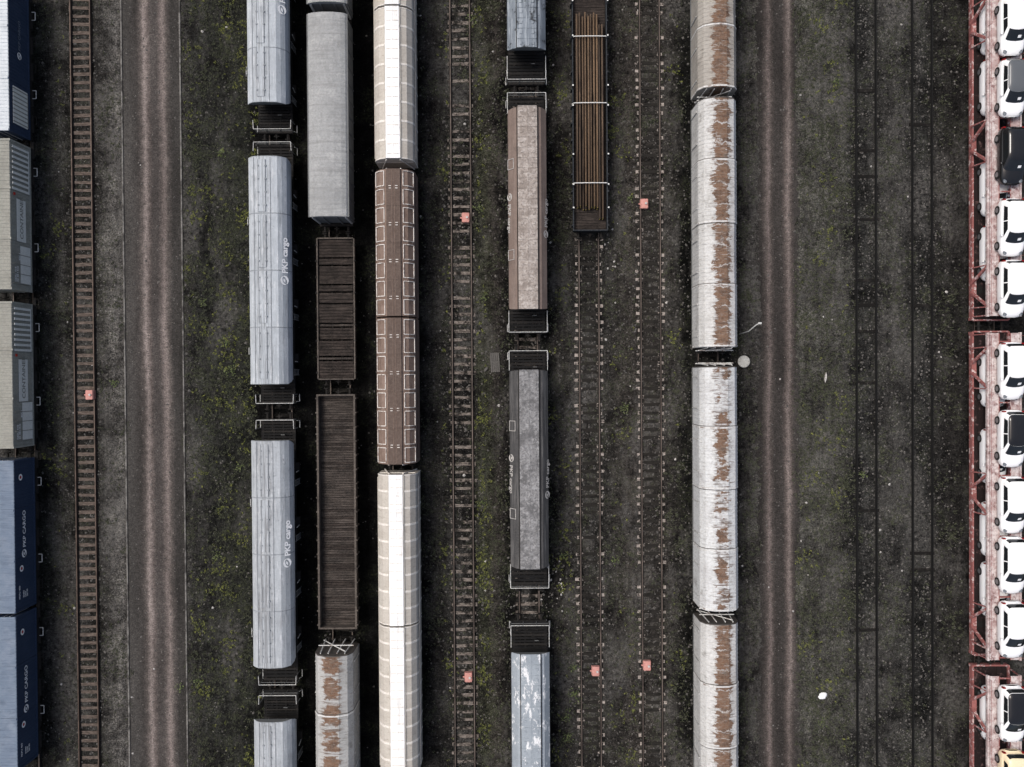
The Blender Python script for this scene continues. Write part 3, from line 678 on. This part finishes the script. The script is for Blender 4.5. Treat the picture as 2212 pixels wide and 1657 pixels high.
def carrier(v0,v1,dv,lab):
    u=2120; y1=Y(v0,1.5,u); y0=Y(v1,1.5,u); e,L=wag(lab,XC['P'],y0,y1,'double deck car carrier wagons','car_carrier_wagon','car carrier'); h=L/2; yc=(y0+y1)/2
    gear(e,L,hw=1.4,top=.93,mtl=m_red)
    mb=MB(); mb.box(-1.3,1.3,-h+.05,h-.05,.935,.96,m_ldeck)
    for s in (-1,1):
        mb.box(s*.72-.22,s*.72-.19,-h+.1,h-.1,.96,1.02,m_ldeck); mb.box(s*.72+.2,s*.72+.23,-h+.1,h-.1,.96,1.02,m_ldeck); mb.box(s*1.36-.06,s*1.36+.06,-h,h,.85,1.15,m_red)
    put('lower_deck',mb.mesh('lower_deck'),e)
    mb=MB(); hw=1.17
    for s in (-1,1):
        mb.box(s*.76-.32,s*.76+.32,-h+.2,h-.2,UD,UD+.06,m_pdeck)
        mb.box(s*(hw+.02)-.10,s*(hw+.02)+.05,-h+.15,h-.15,UD-.14,UD+.10,m_pdeck)
        mb.box(s*.42-.02,s*.42+.02,-h+.2,h-.2,UD+.06,UD+.11,m_red)
    yy=-h+.3
    while yy<h-.3:
        mb.box(-hw,hw,yy,yy+.1,UD-.1,UD-.004,m_red); yy+=.9
    put('upper_deck',mb.mesh('upper_deck'),e)
    V=lambda P,y:Vector((P.x,y,P.z))
    for v in dv:
        yy=Y(v,2,u)-yc
        for s in (-1,1):
            mb=MB(); A=Vector((s*1.48,0,1.1)); B=Vector((s*1.2,0,UD))
            mb.bar(V(A,yy+.3),V(B,yy+1.5),.12,m_red,4); mb.bar(V(A,yy-.3),V(B,yy-1.5),.12,m_red,4)
            mb.box(min(A.x,A.x-s*.35),max(A.x,A.x-s*.35),yy-.6,yy+.6,1.0,1.2,m_red)
            mb.bar(V(A,yy+1.5),V(B,yy+1.55),.06,m_red,4); mb.bar(V(A,yy-1.5),V(B,yy-1.55),.06,m_red,4)
            put('side_truss',mb.mesh('side_truss'),e)
    for yy in (-h+.25,h-.25):
        for s in (-1,1): mb=MB(); mb.bar((s*1.4,yy,1.0),(s*1.2,yy,UD+.02),.06,m_red,4); put('side_post',mb.mesh('side_post'),e)
    for s in (-1,1):
        mb=MB()
        mb.bar((s*1.22,-h+.3,UD+.5),(s*1.22,h-.3,UD+.5),.014,m_red,4)
        m_=int(L/2.0)
        for i in range(m_):
            yy=-h+.4+i*(L-.8)/(m_-1); mb.bar((s*1.2,yy,UD+.1),(s*1.22,yy,UD+.5),.018,m_red,4)
        put('safety_rail',mb.mesh('safety_rail'),e)
        mb=MB(); mb.box(-1.3,1.3,s*h-.06,s*h+.06,.93,1.2,m_red); put('end_sill',mb.mesh('end_sill'),e)
carrier(-60,691,(50,310,620),'faded red double deck wagon loaded with cars')
carrier(716,1418,(795,1065,1350),'worn red double deck wagon carrying white cars')
carrier(1441,2150,(1530,1800),'red double deck wagon with peeling paint')

# ---------------------------------------------------------------- tracks
DIRT=C(32,31,29)
def sleepermat(name,a,b,dirt,lo,hi,mid=False):
    L=[dict(c=b,s=4,st=(.6,3,1),lo=.4,hi=.62,k=.85),dict(c=dirt,s=1.3,lo=lo,hi=hi,k=.97,r=.75)]
    if mid: L.append(dict(c=dirt,s=3,lo=.2,hi=.3,k=.97,gate=(0,0,.58,.08),wob=.15))
    L.append(fine(dirt,.4))
    return mat(name,a,L,rough=.95,bump=.4,spec=.1)
m_sl1=sleepermat('old_timber_sleeper',C(82,73,67),C(126,114,106),C(36,33,31),.60,.74)
m_sl2=sleepermat('buried_timber_sleeper',C(98,90,84),C(154,145,137),DIRT,.47,.57)
m_sl3=sleepermat('buried_concrete_sleeper',C(146,137,130),C(192,182,174),DIRT,.52,.60,True)
m_sl4=sleepermat('dark_buried_sleeper',C(44,42,40),C(64,61,58),C(28,27,26),.36,.5)
SLM={}
for key,m,hl in (('1',m_sl1,.85),('2',m_sl2,1.0),('3',m_sl3,1.08),('4',m_sl4,1.0)):
    SLM[key]=[]
    for q in range(6):
        mb=MB(); a=hl+random.uniform(-.12,.06); b=hl+random.uniform(-.12,.06); w=.125+random.uniform(-.015,.012)
        pts=[]
        for i in range(7):
            t=-a+(a+b)*i/6; pts.append((t,w+random.uniform(-.015,.01)))
        vs=[(p[0],-p[1],.055) for p in pts]+[(p[0],p[1],.055) for p in pts]; vs+=[(x_,y_,-.05) for x_,y_,_ in vs]
        fs=[(i,i+1,8+i,7+i) for i in range(6)]+[(14,0,7,21),(6,20,27,13)]+[(i+14,i+15,i+1,i) for i in range(6)]+[(i+7,i+8,i+22,i+21) for i in range(6)]
        mb.add(vs,fs,m)
        for s in (-1,1):
            if s*.75>-a and s*.75<b: mb.box(s*.75-.12,s*.75+.12,-.08,.08,.055,.075,m_rail); mb.bar((s*.75-.1,0,.07),(s*.75-.1,0,.12),.02,m_rail); mb.bar((s*.75+.1,0,.07),(s*.75+.1,0,.12),.02,m_rail)
        SLM[key].append(mb.mesh('sleeper'))
def rail_me(hm,fm):
    mb=MB(); prof=[(-.085,.075),(-.085,.09),(-.02,.11),(-.02,.19),(-.038,.2),(-.038,.235),(.038,.235),(.038,.2),(.02,.19),(.02,.11),(.085,.09),(.085,.075)]
    mb.loft(prof,[(-60,1),(60,1)],lambda i,j:hm if i==5 else fm,zc=0); return mb.mesh('rail')
RMS={'1':rail_me(m_railhead1,m_rail1),'m':rail_me(m_railhead,m_rail),'d':rail_me(m_railheadd,m_raild)}
def track(xc,key,pitch,ranges,lab,skip=0.,rk='m'):
    t=thing('railway_track',lab,'railway track',(xc,0,0),'parallel railway tracks')
    for s in (-1,1): put('rail',RMS[rk],t,(s*.7525,0,0))
    n=0; yy=31.5
    while yy>-32 and n<100:
        if any(a<=yy<=b for a,b in ranges) and random.random()>skip:
            put('sleeper',random.choice(SLM[key]),t,(random.uniform(-.04,.04),yy+random.uniform(-.03,.03),random.uniform(-.02,.0)),random.uniform(-.03,.03)); n+=1
        yy-=pitch
    return t
full=[(-40,40)]
def gap(*vs): return [(Y(v,0)-2.5,Y(v,0)+2.5) for v in vs]
track(XC['cont'],'4',.64,gap(292,638,980,1326),'railway track under the container wagons')
track(XC['t1'],'1',.635,full,'bare railway track with closely spaced timber sleepers',0,'1')
track(XC['E'],'4',.64,gap(300,890,1480),'railway track under pale hopper wagons')
track(XC['Fx'],'4',.64,gap(20,500,835,1370),'railway track under mixed wagons')
track(XC['G'],'4',.64,gap(360,1010),'railway track under long white wagons')
track(XC['t2'],'2',.64,full,'half buried railway track with worn sleepers',.12)
track(XC['I'],'2',.64,gap(195,740,1300),'railway track under raised roof hoppers')
track(XC['J'],'3',.64,[(-40,Y(495,0))],'empty railway track with sleeper ends showing',.08)
track(XC['t4'],'3',.64,full,'overgrown railway track with sleeper ends showing',.1,'m')
track(XC['L'],'4',.64,gap(770,1316,218),'railway track under rusty hood wagons')
track(XC['t5'],'4',.66,full,'dark railway track with buried sleepers',.88,'d')
track(XC['t6'],'4',.66,full,'dark railway track sunk in cinder',.9,'d')
track(XC['P'],'4',.64,gap(703,1430),'railway track under car carrier wagons')
# ---------------------------------------------------------------- track stops
mb=MB(); mb.loft(sym([(0,.5),(.25,.48),(.3,.4),(.32,.1)]),[(-.36,.92),(-.3,1),(.3,1),(.36,.92)],lambda i,j:m_stop,zc=.2)
box=mb.mesh('stop_body'); mb=MB(); mb.box(-.5,-.2,-.05,.05,.24,.32,m_stop); mb.box(-.62,-.45,-.12,.12,.237,.36,m_dark); arm=mb.mesh('stop_arm')
mb=MB(); mb.bar((.1,0,.45),(.1,0,.6),.09,m_letter2,10); cap=mb.mesh('stop_cap')
for u,v in ((193,853),(1006,470),(1012,1463),(1392,440),(1287,1450),(1398,1438)):
    p=at(u,v,.4); o=thing('track_stop','small faded red box fixed beside the rail','track stop',(p.x,p.y,0),'faded red stops on the rails',box)
    put('arm',arm,o); put('cap',cap,o)
# ---------------------------------------------------------------- concrete troughs
for u in (271,397):
    x=X(u,0); mb=MB(); y=-60
    while y<60: mb.box(-.055+random.uniform(-.01,.01),.055,y,y+.985,-.05,.07+random.uniform(0,.02),m_trough); y+=1
    o=put('concrete_kerb',mb.mesh('concrete_kerb'),None,(x,0,0)); o['kind']='structure'; o['label']='narrow concrete kerb along the dirt road'; o['category']='kerb'
# ---------------------------------------------------------------- ground
m,t,b=newmat('cinder_ground_painted_shade')
pos=t.new('ShaderNodeNewGeometry').outputs['Position']
sep=t.new('ShaderNodeSeparateXYZ'); t.link(pos,sep.inputs[0])
w1=t.rng(t.noise(pos,.35,4),.2,.8,-.7,.7); w2=t.rng(t.noise(pos,2.2,4),.2,.8,-.35,.35)
xx=t.math('ADD',t.math('ADD',sep.outputs[0],w1),w2)
fac=t.rng(xx,-42,42)
cr=t.new('ShaderNodeValToRGB'); t.link(fac,cr.inputs[0]); el=cr.color_ramp
zones=[(-42,(32,32,31)),(-36.2,(30,30,28)),(-34.8,(60,59,56)),(-33.9,(36,35,33)),(-31.9,(40,39,37)),(-30.6,(84,82,79)),(-29.6,(66,64,62)),(-25.0,(50,49,47)),(-24,(38,38,36)),(-20.3,(33,34,31)),(-19.6,(15,15,15)),(-7.0,(15,15,15)),(-6.4,(48,46,44)),(-5.4,(38,37,35)),(-3.0,(32,31,30)),(-2.2,(48,49,40)),(-1.2,(48,45,43)),(-.4,(18,18,17)),(2.8,(20,20,19)),(3.6,(46,44,42)),(7.2,(42,41,39)),(9.2,(52,49,46)),(12,(48,46,44)),(13.2,(18,18,17)),(16.8,(20,20,19)),(18.4,(56,54,52)),(22.2,(66,65,61)),(25.4,(62,61,58)),(26.5,(38,38,37)),(29.3,(54,53,51)),(31.5,(38,38,37)),(33.4,(34,33,32))]  # near-black stops under and beside trains paint their shade into the ground colour
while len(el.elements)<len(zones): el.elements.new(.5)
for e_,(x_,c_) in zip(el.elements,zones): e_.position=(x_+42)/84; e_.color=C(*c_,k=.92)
c=cr.outputs[0]
big=t.rng(t.noise(pos,.4,6,.7),.35,.65,.35,1.75)
st=t.rng(t.noise(t.vmul(pos,(1.6,.14,1)),1.0,5,.65),.3,.7,.6,1.45)
mid=t.rng(t.noise(pos,2.4,6,.8),.34,.68,.3,1.9)
fin=t.rng(t.noise(pos,8,4,.8),.36,.66,.15,2.1)
k=t.math('MULTIPLY',t.math('MULTIPLY',big,st),t.math('MULTIPLY',mid,fin))
vk=t.new('ShaderNodeCombineXYZ')
for i in range(3): t.link(k,vk.inputs[i])
c=t.mix(1.0,c,vk.outputs[0],'MULTIPLY')
gm=t.math('MULTIPLY',t.rng(t.noise(pos,.4,5,.7),.5,.6),t.rng(t.noise(pos,6,5,.75),.48,.62,0,.75))
c=t.mix(gm,c,C(62,67,48,.85))
lit=t.rng(t.math('ABSOLUTE',t.math('ADD',sep.outputs[0],13.2)),5.8,8,0,1)  # fades pale patches out of the painted shade around the left trains
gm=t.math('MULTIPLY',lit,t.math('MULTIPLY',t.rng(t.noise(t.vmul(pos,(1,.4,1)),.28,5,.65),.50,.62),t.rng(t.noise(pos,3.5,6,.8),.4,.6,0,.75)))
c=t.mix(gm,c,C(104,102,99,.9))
sp=t.math('MULTIPLY',lit,t.math('MULTIPLY',t.rng(t.noise(pos,10,3,.8),.62,.7,0,.8),t.rng(t.noise(pos,.9,4,.7),.45,.62)))
c=t.mix(sp,c,C(134,131,127,.9))
vo=t.new('ShaderNodeTexVoronoi'); t.link(pos,vo.inputs['Vector']); vo.inputs['Scale'].default_value=3.6
sv=t.new('ShaderNodeSeparateXYZ'); t.link(vo.outputs['Color'],sv.inputs[0])
pm_=t.math('MULTIPLY',t.rng(vo.outputs['Distance'],.10,.2,1,0),t.rng(sv.outputs[0],.93,.97))
c=t.mix(pm_,c,C(140,137,133,.8))
t.link(c,b.inputs['Base Color']); b.inputs['Roughness'].default_value=.95; b.inputs['Specular IOR Level'].default_value=.08
bn=t.new('ShaderNodeBump'); bn.inputs['Strength'].default_value=1; bn.inputs['Distance'].default_value=.16
t.link(t.math('ADD',t.noise(pos,6,6,.8),t.math('MULTIPLY',t.noise(pos,2,4),1.5)),bn.inputs['Height']); t.link(bn.outputs[0],b.inputs['Normal'])
mb=MB(); mb.add([(-400,-400,0),(400,-400,0),(400,400,0),(-400,400,0)],[(0,1,2,3)],m); g=put('ground',mb.mesh('ground')); g['kind']='structure'; g['label']='dark cinder and gravel ground of a rail yard with painted shade along trains'; g['category']='ground'
# dirt roads
def roadmat(name,stops,lo,hi):
    m,t,b=newmat(name); pos=t.new('ShaderNodeNewGeometry').outputs['Position']; sep=t.new('ShaderNodeSeparateXYZ'); t.link(pos,sep.inputs[0])
    w=t.rng(t.noise(t.vmul(pos,(.1,.3,1)),.3,3),.2,.8,-.2,.2); w2=t.rng(t.noise(pos,2,6,.7),.25,.75,-.18,.18)
    cr=t.new('ShaderNodeValToRGB'); t.link(t.rng(t.math('ADD',t.math('ADD',sep.outputs[0],w),w2),lo,hi),cr.inputs[0]); el=cr.color_ramp
    while len(el.elements)<len(stops): el.elements.new(.5)
    for e_,(x_,c_) in zip(el.elements,stops): e_.position=(x_-lo)/(hi-lo); e_.color=C(*c_,k=.9)
    k=t.math('MULTIPLY',t.rng(t.noise(pos,9,4,.8),.35,.66,.5,1.5),t.math('MULTIPLY',t.rng(t.noise(pos,3,5,.75),.3,.7,.65,1.35),t.rng(t.noise(t.vmul(pos,(1,.2,1)),.5,5),.3,.7,.65,1.35)))
    vk=t.new('ShaderNodeCombineXYZ'); [t.link(k,vk.inputs[i]) for i in range(3)]
    c=t.mix(1.0,cr.outputs[0],vk.outputs[0],'MULTIPLY')
    vo=t.new('ShaderNodeTexVoronoi'); t.link(pos,vo.inputs['Vector']); vo.inputs['Scale'].default_value=4
    sv=t.new('ShaderNodeSeparateXYZ'); t.link(vo.outputs['Color'],sv.inputs[0])
    c=t.mix(t.math('MULTIPLY',t.rng(vo.outputs['Distance'],.1,.2,.6,0),t.rng(sv.outputs[0],.88,.93)),c,C(150,145,140,.8))
    t.link(c,b.inputs['Base Color']); b.inputs['Roughness'].default_value=.95; b.inputs['Specular IOR Level'].default_value=.1
    bn=t.new('ShaderNodeBump'); bn.inputs['Strength'].default_value=.5; bn.inputs['Distance'].default_value=.06; t.link(t.noise(pos,7,6,.8),bn.inputs['Height']); t.link(bn.outputs[0],b.inputs['Normal'])
    return m
def road(x0,x1,m,jit,lab):
    mb=MB(); ys=np.arange(-80,80,.2)
    def j():
        a=rng.normal(0,1,len(ys)); return np.convolve(a,np.ones(6)/6,'same')*jit+np.convolve(rng.normal(0,1,len(ys)),np.ones(40)/40,'same')*jit*4+rng.normal(0,1,len(ys))*jit*.6
    a=x0+j(); b=x1+j(); n=len(ys)
    vs=[(a[i],ys[i],.004) for i in range(n)]+[(b[i],ys[i],.004) for i in range(n)]
    mb.add(vs,[(i,n+i,n+i+1,i+1) for i in range(n-1)],m); o=put('dirt_road',mb.mesh('dirt_road')); o['kind']='structure'; o['label']=lab; o['category']='dirt road'
g=lambda u:X(u,0)
r1=roadmat('road_dirt',[(g(262),(68,66,64)),(g(285),(66,64,62)),(g(303),(62,59,57)),(g(312),(86,80,77)),(g(319),(126,117,113)),(g(327),(90,83,80)),(g(334),(70,66,64)),(g(346),(70,66,64)),(g(353),(94,87,84)),(g(360),(118,109,105)),(g(368),(82,77,74)),(g(377),(58,56,54)),(g(400),(54,52,50))],g(262),g(400))
road(g(272),g(397),r1,.03,'grey brown dirt road with two pale wheel ruts')
r2=roadmat('narrow_road_dirt',[(g(1632),(50,48,46)),(g(1646),(54,51,49)),(g(1654),(76,70,67)),(g(1661),(104,95,92)),(g(1668),(70,65,62)),(g(1675),(56,53,51)),(g(1690),(56,53,51)),(g(1697),(80,73,70)),(g(1704),(112,103,99)),(g(1711),(76,70,67)),(g(1718),(58,55,53)),(g(1730),(58,56,54))],g(1632),g(1730))
road(g(1638),g(1724),r2,.16,'narrow dirt track with brown wheel ruts')
# ---------------------------------------------------------------- vegetation and stones
def nmat(name,cols,scale,rough=.9):
    m,t,b=newmat(name); pos=t.new('ShaderNodeNewGeometry').outputs['Position']
    cr=t.new('ShaderNodeValToRGB'); t.link(t.noise(pos,scale,3),cr.inputs[0]); el=cr.color_ramp
    while len(el.elements)<len(cols): el.elements.new(.5)
    for i,(e_,c_) in enumerate(zip(el.elements,cols)): e_.position=.3+.4*i/(len(cols)-1); e_.color=c_
    t.link(cr.outputs[0],b.inputs['Base Color']); b.inputs['Roughness'].default_value=rough; b.inputs['Specular IOR Level'].default_value=.1
    return m
m_grass=nmat('dry_green_grass',[C(26,29,23),C(54,58,45),C(92,95,78),C(48,53,39),C(122,123,108)],5.0)
m_weed=nmat('yellow_green_weed',[C(50,58,32),C(94,101,56),C(134,137,80),C(70,80,44)],4.0)
def tufts(name,zs,m,nb,l0,l1,w,lab):
    cs=[]
    for x0,x1,den in zs:
        n=int((x1-x0)*66*den)
        k=max(3,int(n/20)); cc=np.column_stack([rng.uniform(x0,x1,k),rng.uniform(-33,33,k)])
        idx=rng.integers(0,k,n); p=cc[idx]+rng.normal(0,.42,(n,2)); uni=rng.random(n)<.25
        p[uni]=np.column_stack([rng.uniform(x0,x1,uni.sum()),rng.uniform(-33,33,uni.sum())])
        p=p[(p[:,0]>x0-.3)&(p[:,0]<x1+.3)]; cs.append(p)
    P=np.concatenate(cs); N=len(P)
    a=rng.uniform(0,2*np.pi,(N,nb)); l=rng.uniform(l0,l1,(N,1))*rng.uniform(.5,1,(N,nb)); up=rng.uniform(.3,1.1,(N,nb))
    bx=P[:,0:1]+rng.normal(0,.05,(N,nb)); by=P[:,1:2]+rng.normal(0,.05,(N,nb)); ca,sa=np.cos(a),np.sin(a)
    ww=w*rng.uniform(.6,1.2,(N,nb))
    v0=np.stack([bx-sa*ww,by+ca*ww,np.zeros_like(bx)],-1); v1=np.stack([bx+sa*ww,by-ca*ww,np.zeros_like(bx)],-1)
    v2=np.stack([bx+ca*l*.7,by+sa*l*.7,l*up],-1)
    V=np.stack([v0,v1,v2],2).reshape(-1,3); T=np.arange(len(V)).reshape(-1,3)
    me=bpy.data.meshes.new(name); me.from_pydata(V.tolist(),[],T.tolist()); me.materials.append(m)
    o=put(name,me); o['kind']='stuff'; o['label']=lab; o['category']=name
tufts('grass',[(-36,-34,4),(-31.9,-29.8,4),(-25.2,-20,12),(-20,-19.4,6),(-7,-5,5),(-5,-2.8,3),(-2.9,-.3,9),(2.8,4.7,8),(4.7,7.2,3),(7.3,9.6,6),(9.6,12,3),(12,13.3,8),(16.7,18.9,9),(21.9,26.4,17),(26.4,28.6,2),(28.5,30.6,7),(30.6,32.6,2),(32.8,34.6,6)],m_grass,5,.1,.34,.03,'sparse dark grass tufts growing in the cinder')
tufts('weeds',[(-25,-20,2.4),(-22.5,-19.6,1.5),(-2.7,-1.9,9),(-5.4,-4.6,3),(2.9,4.4,2.2),(7.6,9.4,1.5),(22,26,1.3),(-36,-34.2,1),(12.1,13,1)],m_weed,6,.1,.26,.035,'yellow green low weeds between the tracks')
m_stone=nmat('gravel_stone',[C(36,35,34),C(76,74,72),C(118,115,111),C(54,53,51),C(168,165,160)],9)
def stones(n,r0,r1):
    xs=rng.uniform(-36.5,36.5,n); near=rng.random(n)<.6
    tr=np.array([XC[k] for k in ('t1','t2','I','J','t4','t5','t6','L')]); xs[near]=tr[rng.integers(0,len(tr),near.sum())]+rng.normal(0,1.2,near.sum())
    keep=~((xs>-19.6)&(xs<-7))|(rng.random(n)<.2); xs=xs[keep]; n=len(xs)
    ysr=rng.uniform(-33,33,n); r=r0+(r1-r0)*rng.random(n)**3
    base=np.array([(1,0,0),(0,1,0),(-1,0,0),(0,-1,0),(0,0,.7),(.6,.6,.35)]); a=rng.uniform(0,6.28,n); ca,sa=np.cos(a),np.sin(a)
    B=base[None]*r[:,None,None]*rng.uniform(.6,1.2,(n,6,1)); x=B[...,0]*ca[:,None]-B[...,1]*sa[:,None]; y=B[...,0]*sa[:,None]+B[...,1]*ca[:,None]
    V=np.stack([x+xs[:,None],y+ysr[:,None],B[...,2]],-1).reshape(-1,3)
    f=np.array([(0,5,4),(5,1,4),(0,1,5),(1,2,4),(2,3,4),(3,0,4)]); T=(f[None]+6*np.arange(n)[:,None,None]).reshape(-1,3)
    me=bpy.data.meshes.new('gravel'); me.from_pydata(V.tolist(),[],T.tolist()); me.materials.append(m_stone); o=put('gravel',me); o['kind']='stuff'; o['label']='scattered gravel and cinder stones'; o['category']='gravel'
stones(34000,.03,.12)
m_leaf=nmat('weed_leaf',[C(50,60,38),C(84,96,60),C(112,120,84),C(66,78,48)],5)
def weed(u,v,r,lab='leafy green weed growing from the cinder'):
    p=at(u,v,0); mb=MB(); n=int(30*r/.5)
    for i in range(n):
        a=random.uniform(0,6.28); d=random.uniform(.05,1)**1.3*r; z=random.uniform(.05,.35); l=random.uniform(.07,.17); b_=a+random.uniform(-.8,.8); w=l*.3
        c_=Vector((d*math.cos(a),d*math.sin(a),z)); dx=Vector((math.cos(b_),math.sin(b_),random.uniform(-.3,.3)))*l; sd=Vector((-math.sin(b_),math.cos(b_),0))*w
        mb.add([c_,c_+dx*.5+sd,c_+dx,c_+dx*.5-sd],[(0,1,2,3)],m_leaf)
    for i in range(5):
        a=random.uniform(0,6.28); mb.bar((0,0,0),(r*.7*math.cos(a),r*.7*math.sin(a),.2),.012,m_leaf,4)
    thing('weed_plant',lab,'weed',(p.x,p.y,0),'larger weeds in the yard',mb.mesh('weed_plant'))
for u,v,r in ((248,827,.35),(1018,45,.45),(500,800,.6),(488,740,.45),(1120,15,.35),(1240,1500,.7),(1225,1545,.5),(1228,1590,.5),(1805,178,.4),(1775,1560,.4),(1360,430,.3),(1353,880,.45),(1035,450,.45),(1045,640,.4),(1040,1085,.4),(430,1470,.45),(390,1485,.35),(440,655,.35),(480,330,.35),(1240,1440,.45),(1860,1025,.35),(1330,1210,.35),(1215,1200,.4),(520,1010,.35),(470,1200,.4)): weed(u,v,r)
# ---------------------------------------------------------------- odds and ends
def loc(u,v,z=0): p=at(u,v,z); return (p.x,p.y,0)
mb=MB()
for i in range(5): mb.box(-.34+i*.145,-.22+i*.145,-.75,.75,.12,.15,m_conc)
for yy in (-.65,0,.6): mb.box(-.34,.36,yy,yy+.1,0,.118,m_conc)
thing('wooden_pallet','grey weathered pallet lying beside the track','pallet',loc(1069,783),None,mb.mesh('wooden_pallet'),.05)
def lump(name,lab,cat,u,v,sx,sy,m,rz=0):
    mb=MB(); n=9; vs=[]
    for k,(zz,sc) in enumerate(((0,1),(.09,.95),(.16,.6))):
        for i in range(n): a=2*math.pi*i/n; q=random.uniform(.8,1.15); vs.append((sx*sc*q*math.cos(a),sy*sc*q*math.sin(a),zz))
    fs=[(k*n+i,k*n+(i+1)%n,(k+1)*n+(i+1)%n,(k+1)*n+i) for k in range(2) for i in range(n)]+[tuple(2*n+i for i in range(n))]
    mb.add(vs,fs,m); thing(name,lab,cat,loc(u,v),None,mb.mesh(name),rz)
lump('plastic_sack','crumpled white sack lying in the weeds','sack',1777,1503,.34,.25,m_letter,.5)
lump('broken_board','broken white board piece on grass','board',1783,815,.09,.4,m_letter2,-.1)
lump('broken_slab','broken grey slab piece beside pallet','slab',1050,798,.25,.12,m_conc,.8)
mb=MB(); n=24; mb.bar((0,0,0),(0,0,.45),.4,m_conc,n); vs=[]
for rr_,zz in ((.46,.45),(.46,.52),(.4,.56),(0.05,.6)): vs+=[(rr_*math.cos(2*math.pi*i/n),rr_*math.sin(2*math.pi*i/n),zz) for i in range(n)]
mb.add(vs,[(k*n+i,k*n+(i+1)%n,(k+1)*n+(i+1)%n,(k+1)*n+i) for k in range(3) for i in range(n)]+[tuple(3*n+i for i in range(n))],mat('pale_lid',C(196,196,190),[fine(C(136,134,128),.6),grime(C(150,146,138),.6,3)]))
for i in range(4): a=i*math.pi/4; mb.bar((-.44*math.cos(a),-.44*math.sin(a),.565),(.44*math.cos(a),.44*math.sin(a),.565),.012,m_conc,4)
thing('concrete_well','round pale concrete well cover beside wagons','well cover',loc(1607,781,.5),None,mb.mesh('concrete_well'))
e=thing('lamp_post','thin white bent lamp post beside the wagons','lamp post',loc(1597,722))
mb=MB(); P=[(0,0,0),(.0,.1,2.6),(.12,.3,3.1),(.3,.5,3.4),(.5,.62,3.5)]
for a_,b_ in zip(P,P[1:]): mb.bar(a_,b_,.04,m_white,8)
put('post',mb.mesh('post'),e); mb=MB(); mb.box(.45,.68,.56,.7,3.45,3.55,m_white); put('lamp_head',mb.mesh('lamp_head'),e)
def scrap(spots):
    for u,v in spots:
        s=random.uniform(.05,.11); mb=MB(); k=6; vs=[(s*random.uniform(.5,1.3)*math.cos(6.283*i/k),s*random.uniform(.5,1.3)*math.sin(6.283*i/k),.0) for i in range(k)]+[(0,0,s*.8)]
        mb.add(vs,[(i,(i+1)%k,k) for i in range(k)],m_letter2); thing('white_stone','small pale stone lying on the ground','stone',loc(u,v),'pale stones and litter',mb.mesh('white_stone'))
scrap([(random.uniform(900,2080),random.uniform(20,1640)) for _ in range(60)]+[(random.uniform(90,520),random.uniform(20,1640)) for _ in range(18)]+[(random.gauss(1205,12),random.gauss(1280,40)) for _ in range(16)]+[(random.gauss(1325,10),random.gauss(600,60)) for _ in range(10)])

# ---------------------------------------------------------------- light & camera
w=bpy.data.worlds.new('World'); scene.world=w; w.use_nodes=True; nt=w.node_tree
sky=nt.nodes.new('ShaderNodeTexSky'); sky.sky_type='NISHITA'; sky.sun_disc=False; sky.sun_elevation=rad(62); sky.sun_rotation=rad(-60); sky.dust_density=6; sky.ozone_density=.3
nt.links.new(sky.outputs[0],nt.nodes['Background'].inputs[0]); nt.nodes['Background'].inputs[1].default_value=.135
sd=bpy.data.lights.new('sun','SUN'); sd.energy=2.0; sd.angle=rad(22); sd.color=(1,.985,.965)
so=bpy.data.objects.new('sun',sd); col.objects.link(so)
az=rad(-60); el_=rad(62); dirv=Vector((math.sin(az)*math.cos(el_),math.cos(az)*math.cos(el_),math.sin(el_)))
so.rotation_euler=dirv.to_track_quat('Z','Y').to_euler()
cd=bpy.data.cameras.new('camera'); cd.sensor_width=36; cd.lens=36*F/2212; cd.clip_end=3000
co=bpy.data.objects.new('camera',cd); col.objects.link(co); co.location=(0,0,H); co.rotation_euler=(rad(-0.63),0,rad(-0.38)); scene.camera=co
scene.view_settings.view_transform='Standard'; scene.view_settings.look='None'; scene.view_settings.exposure=0
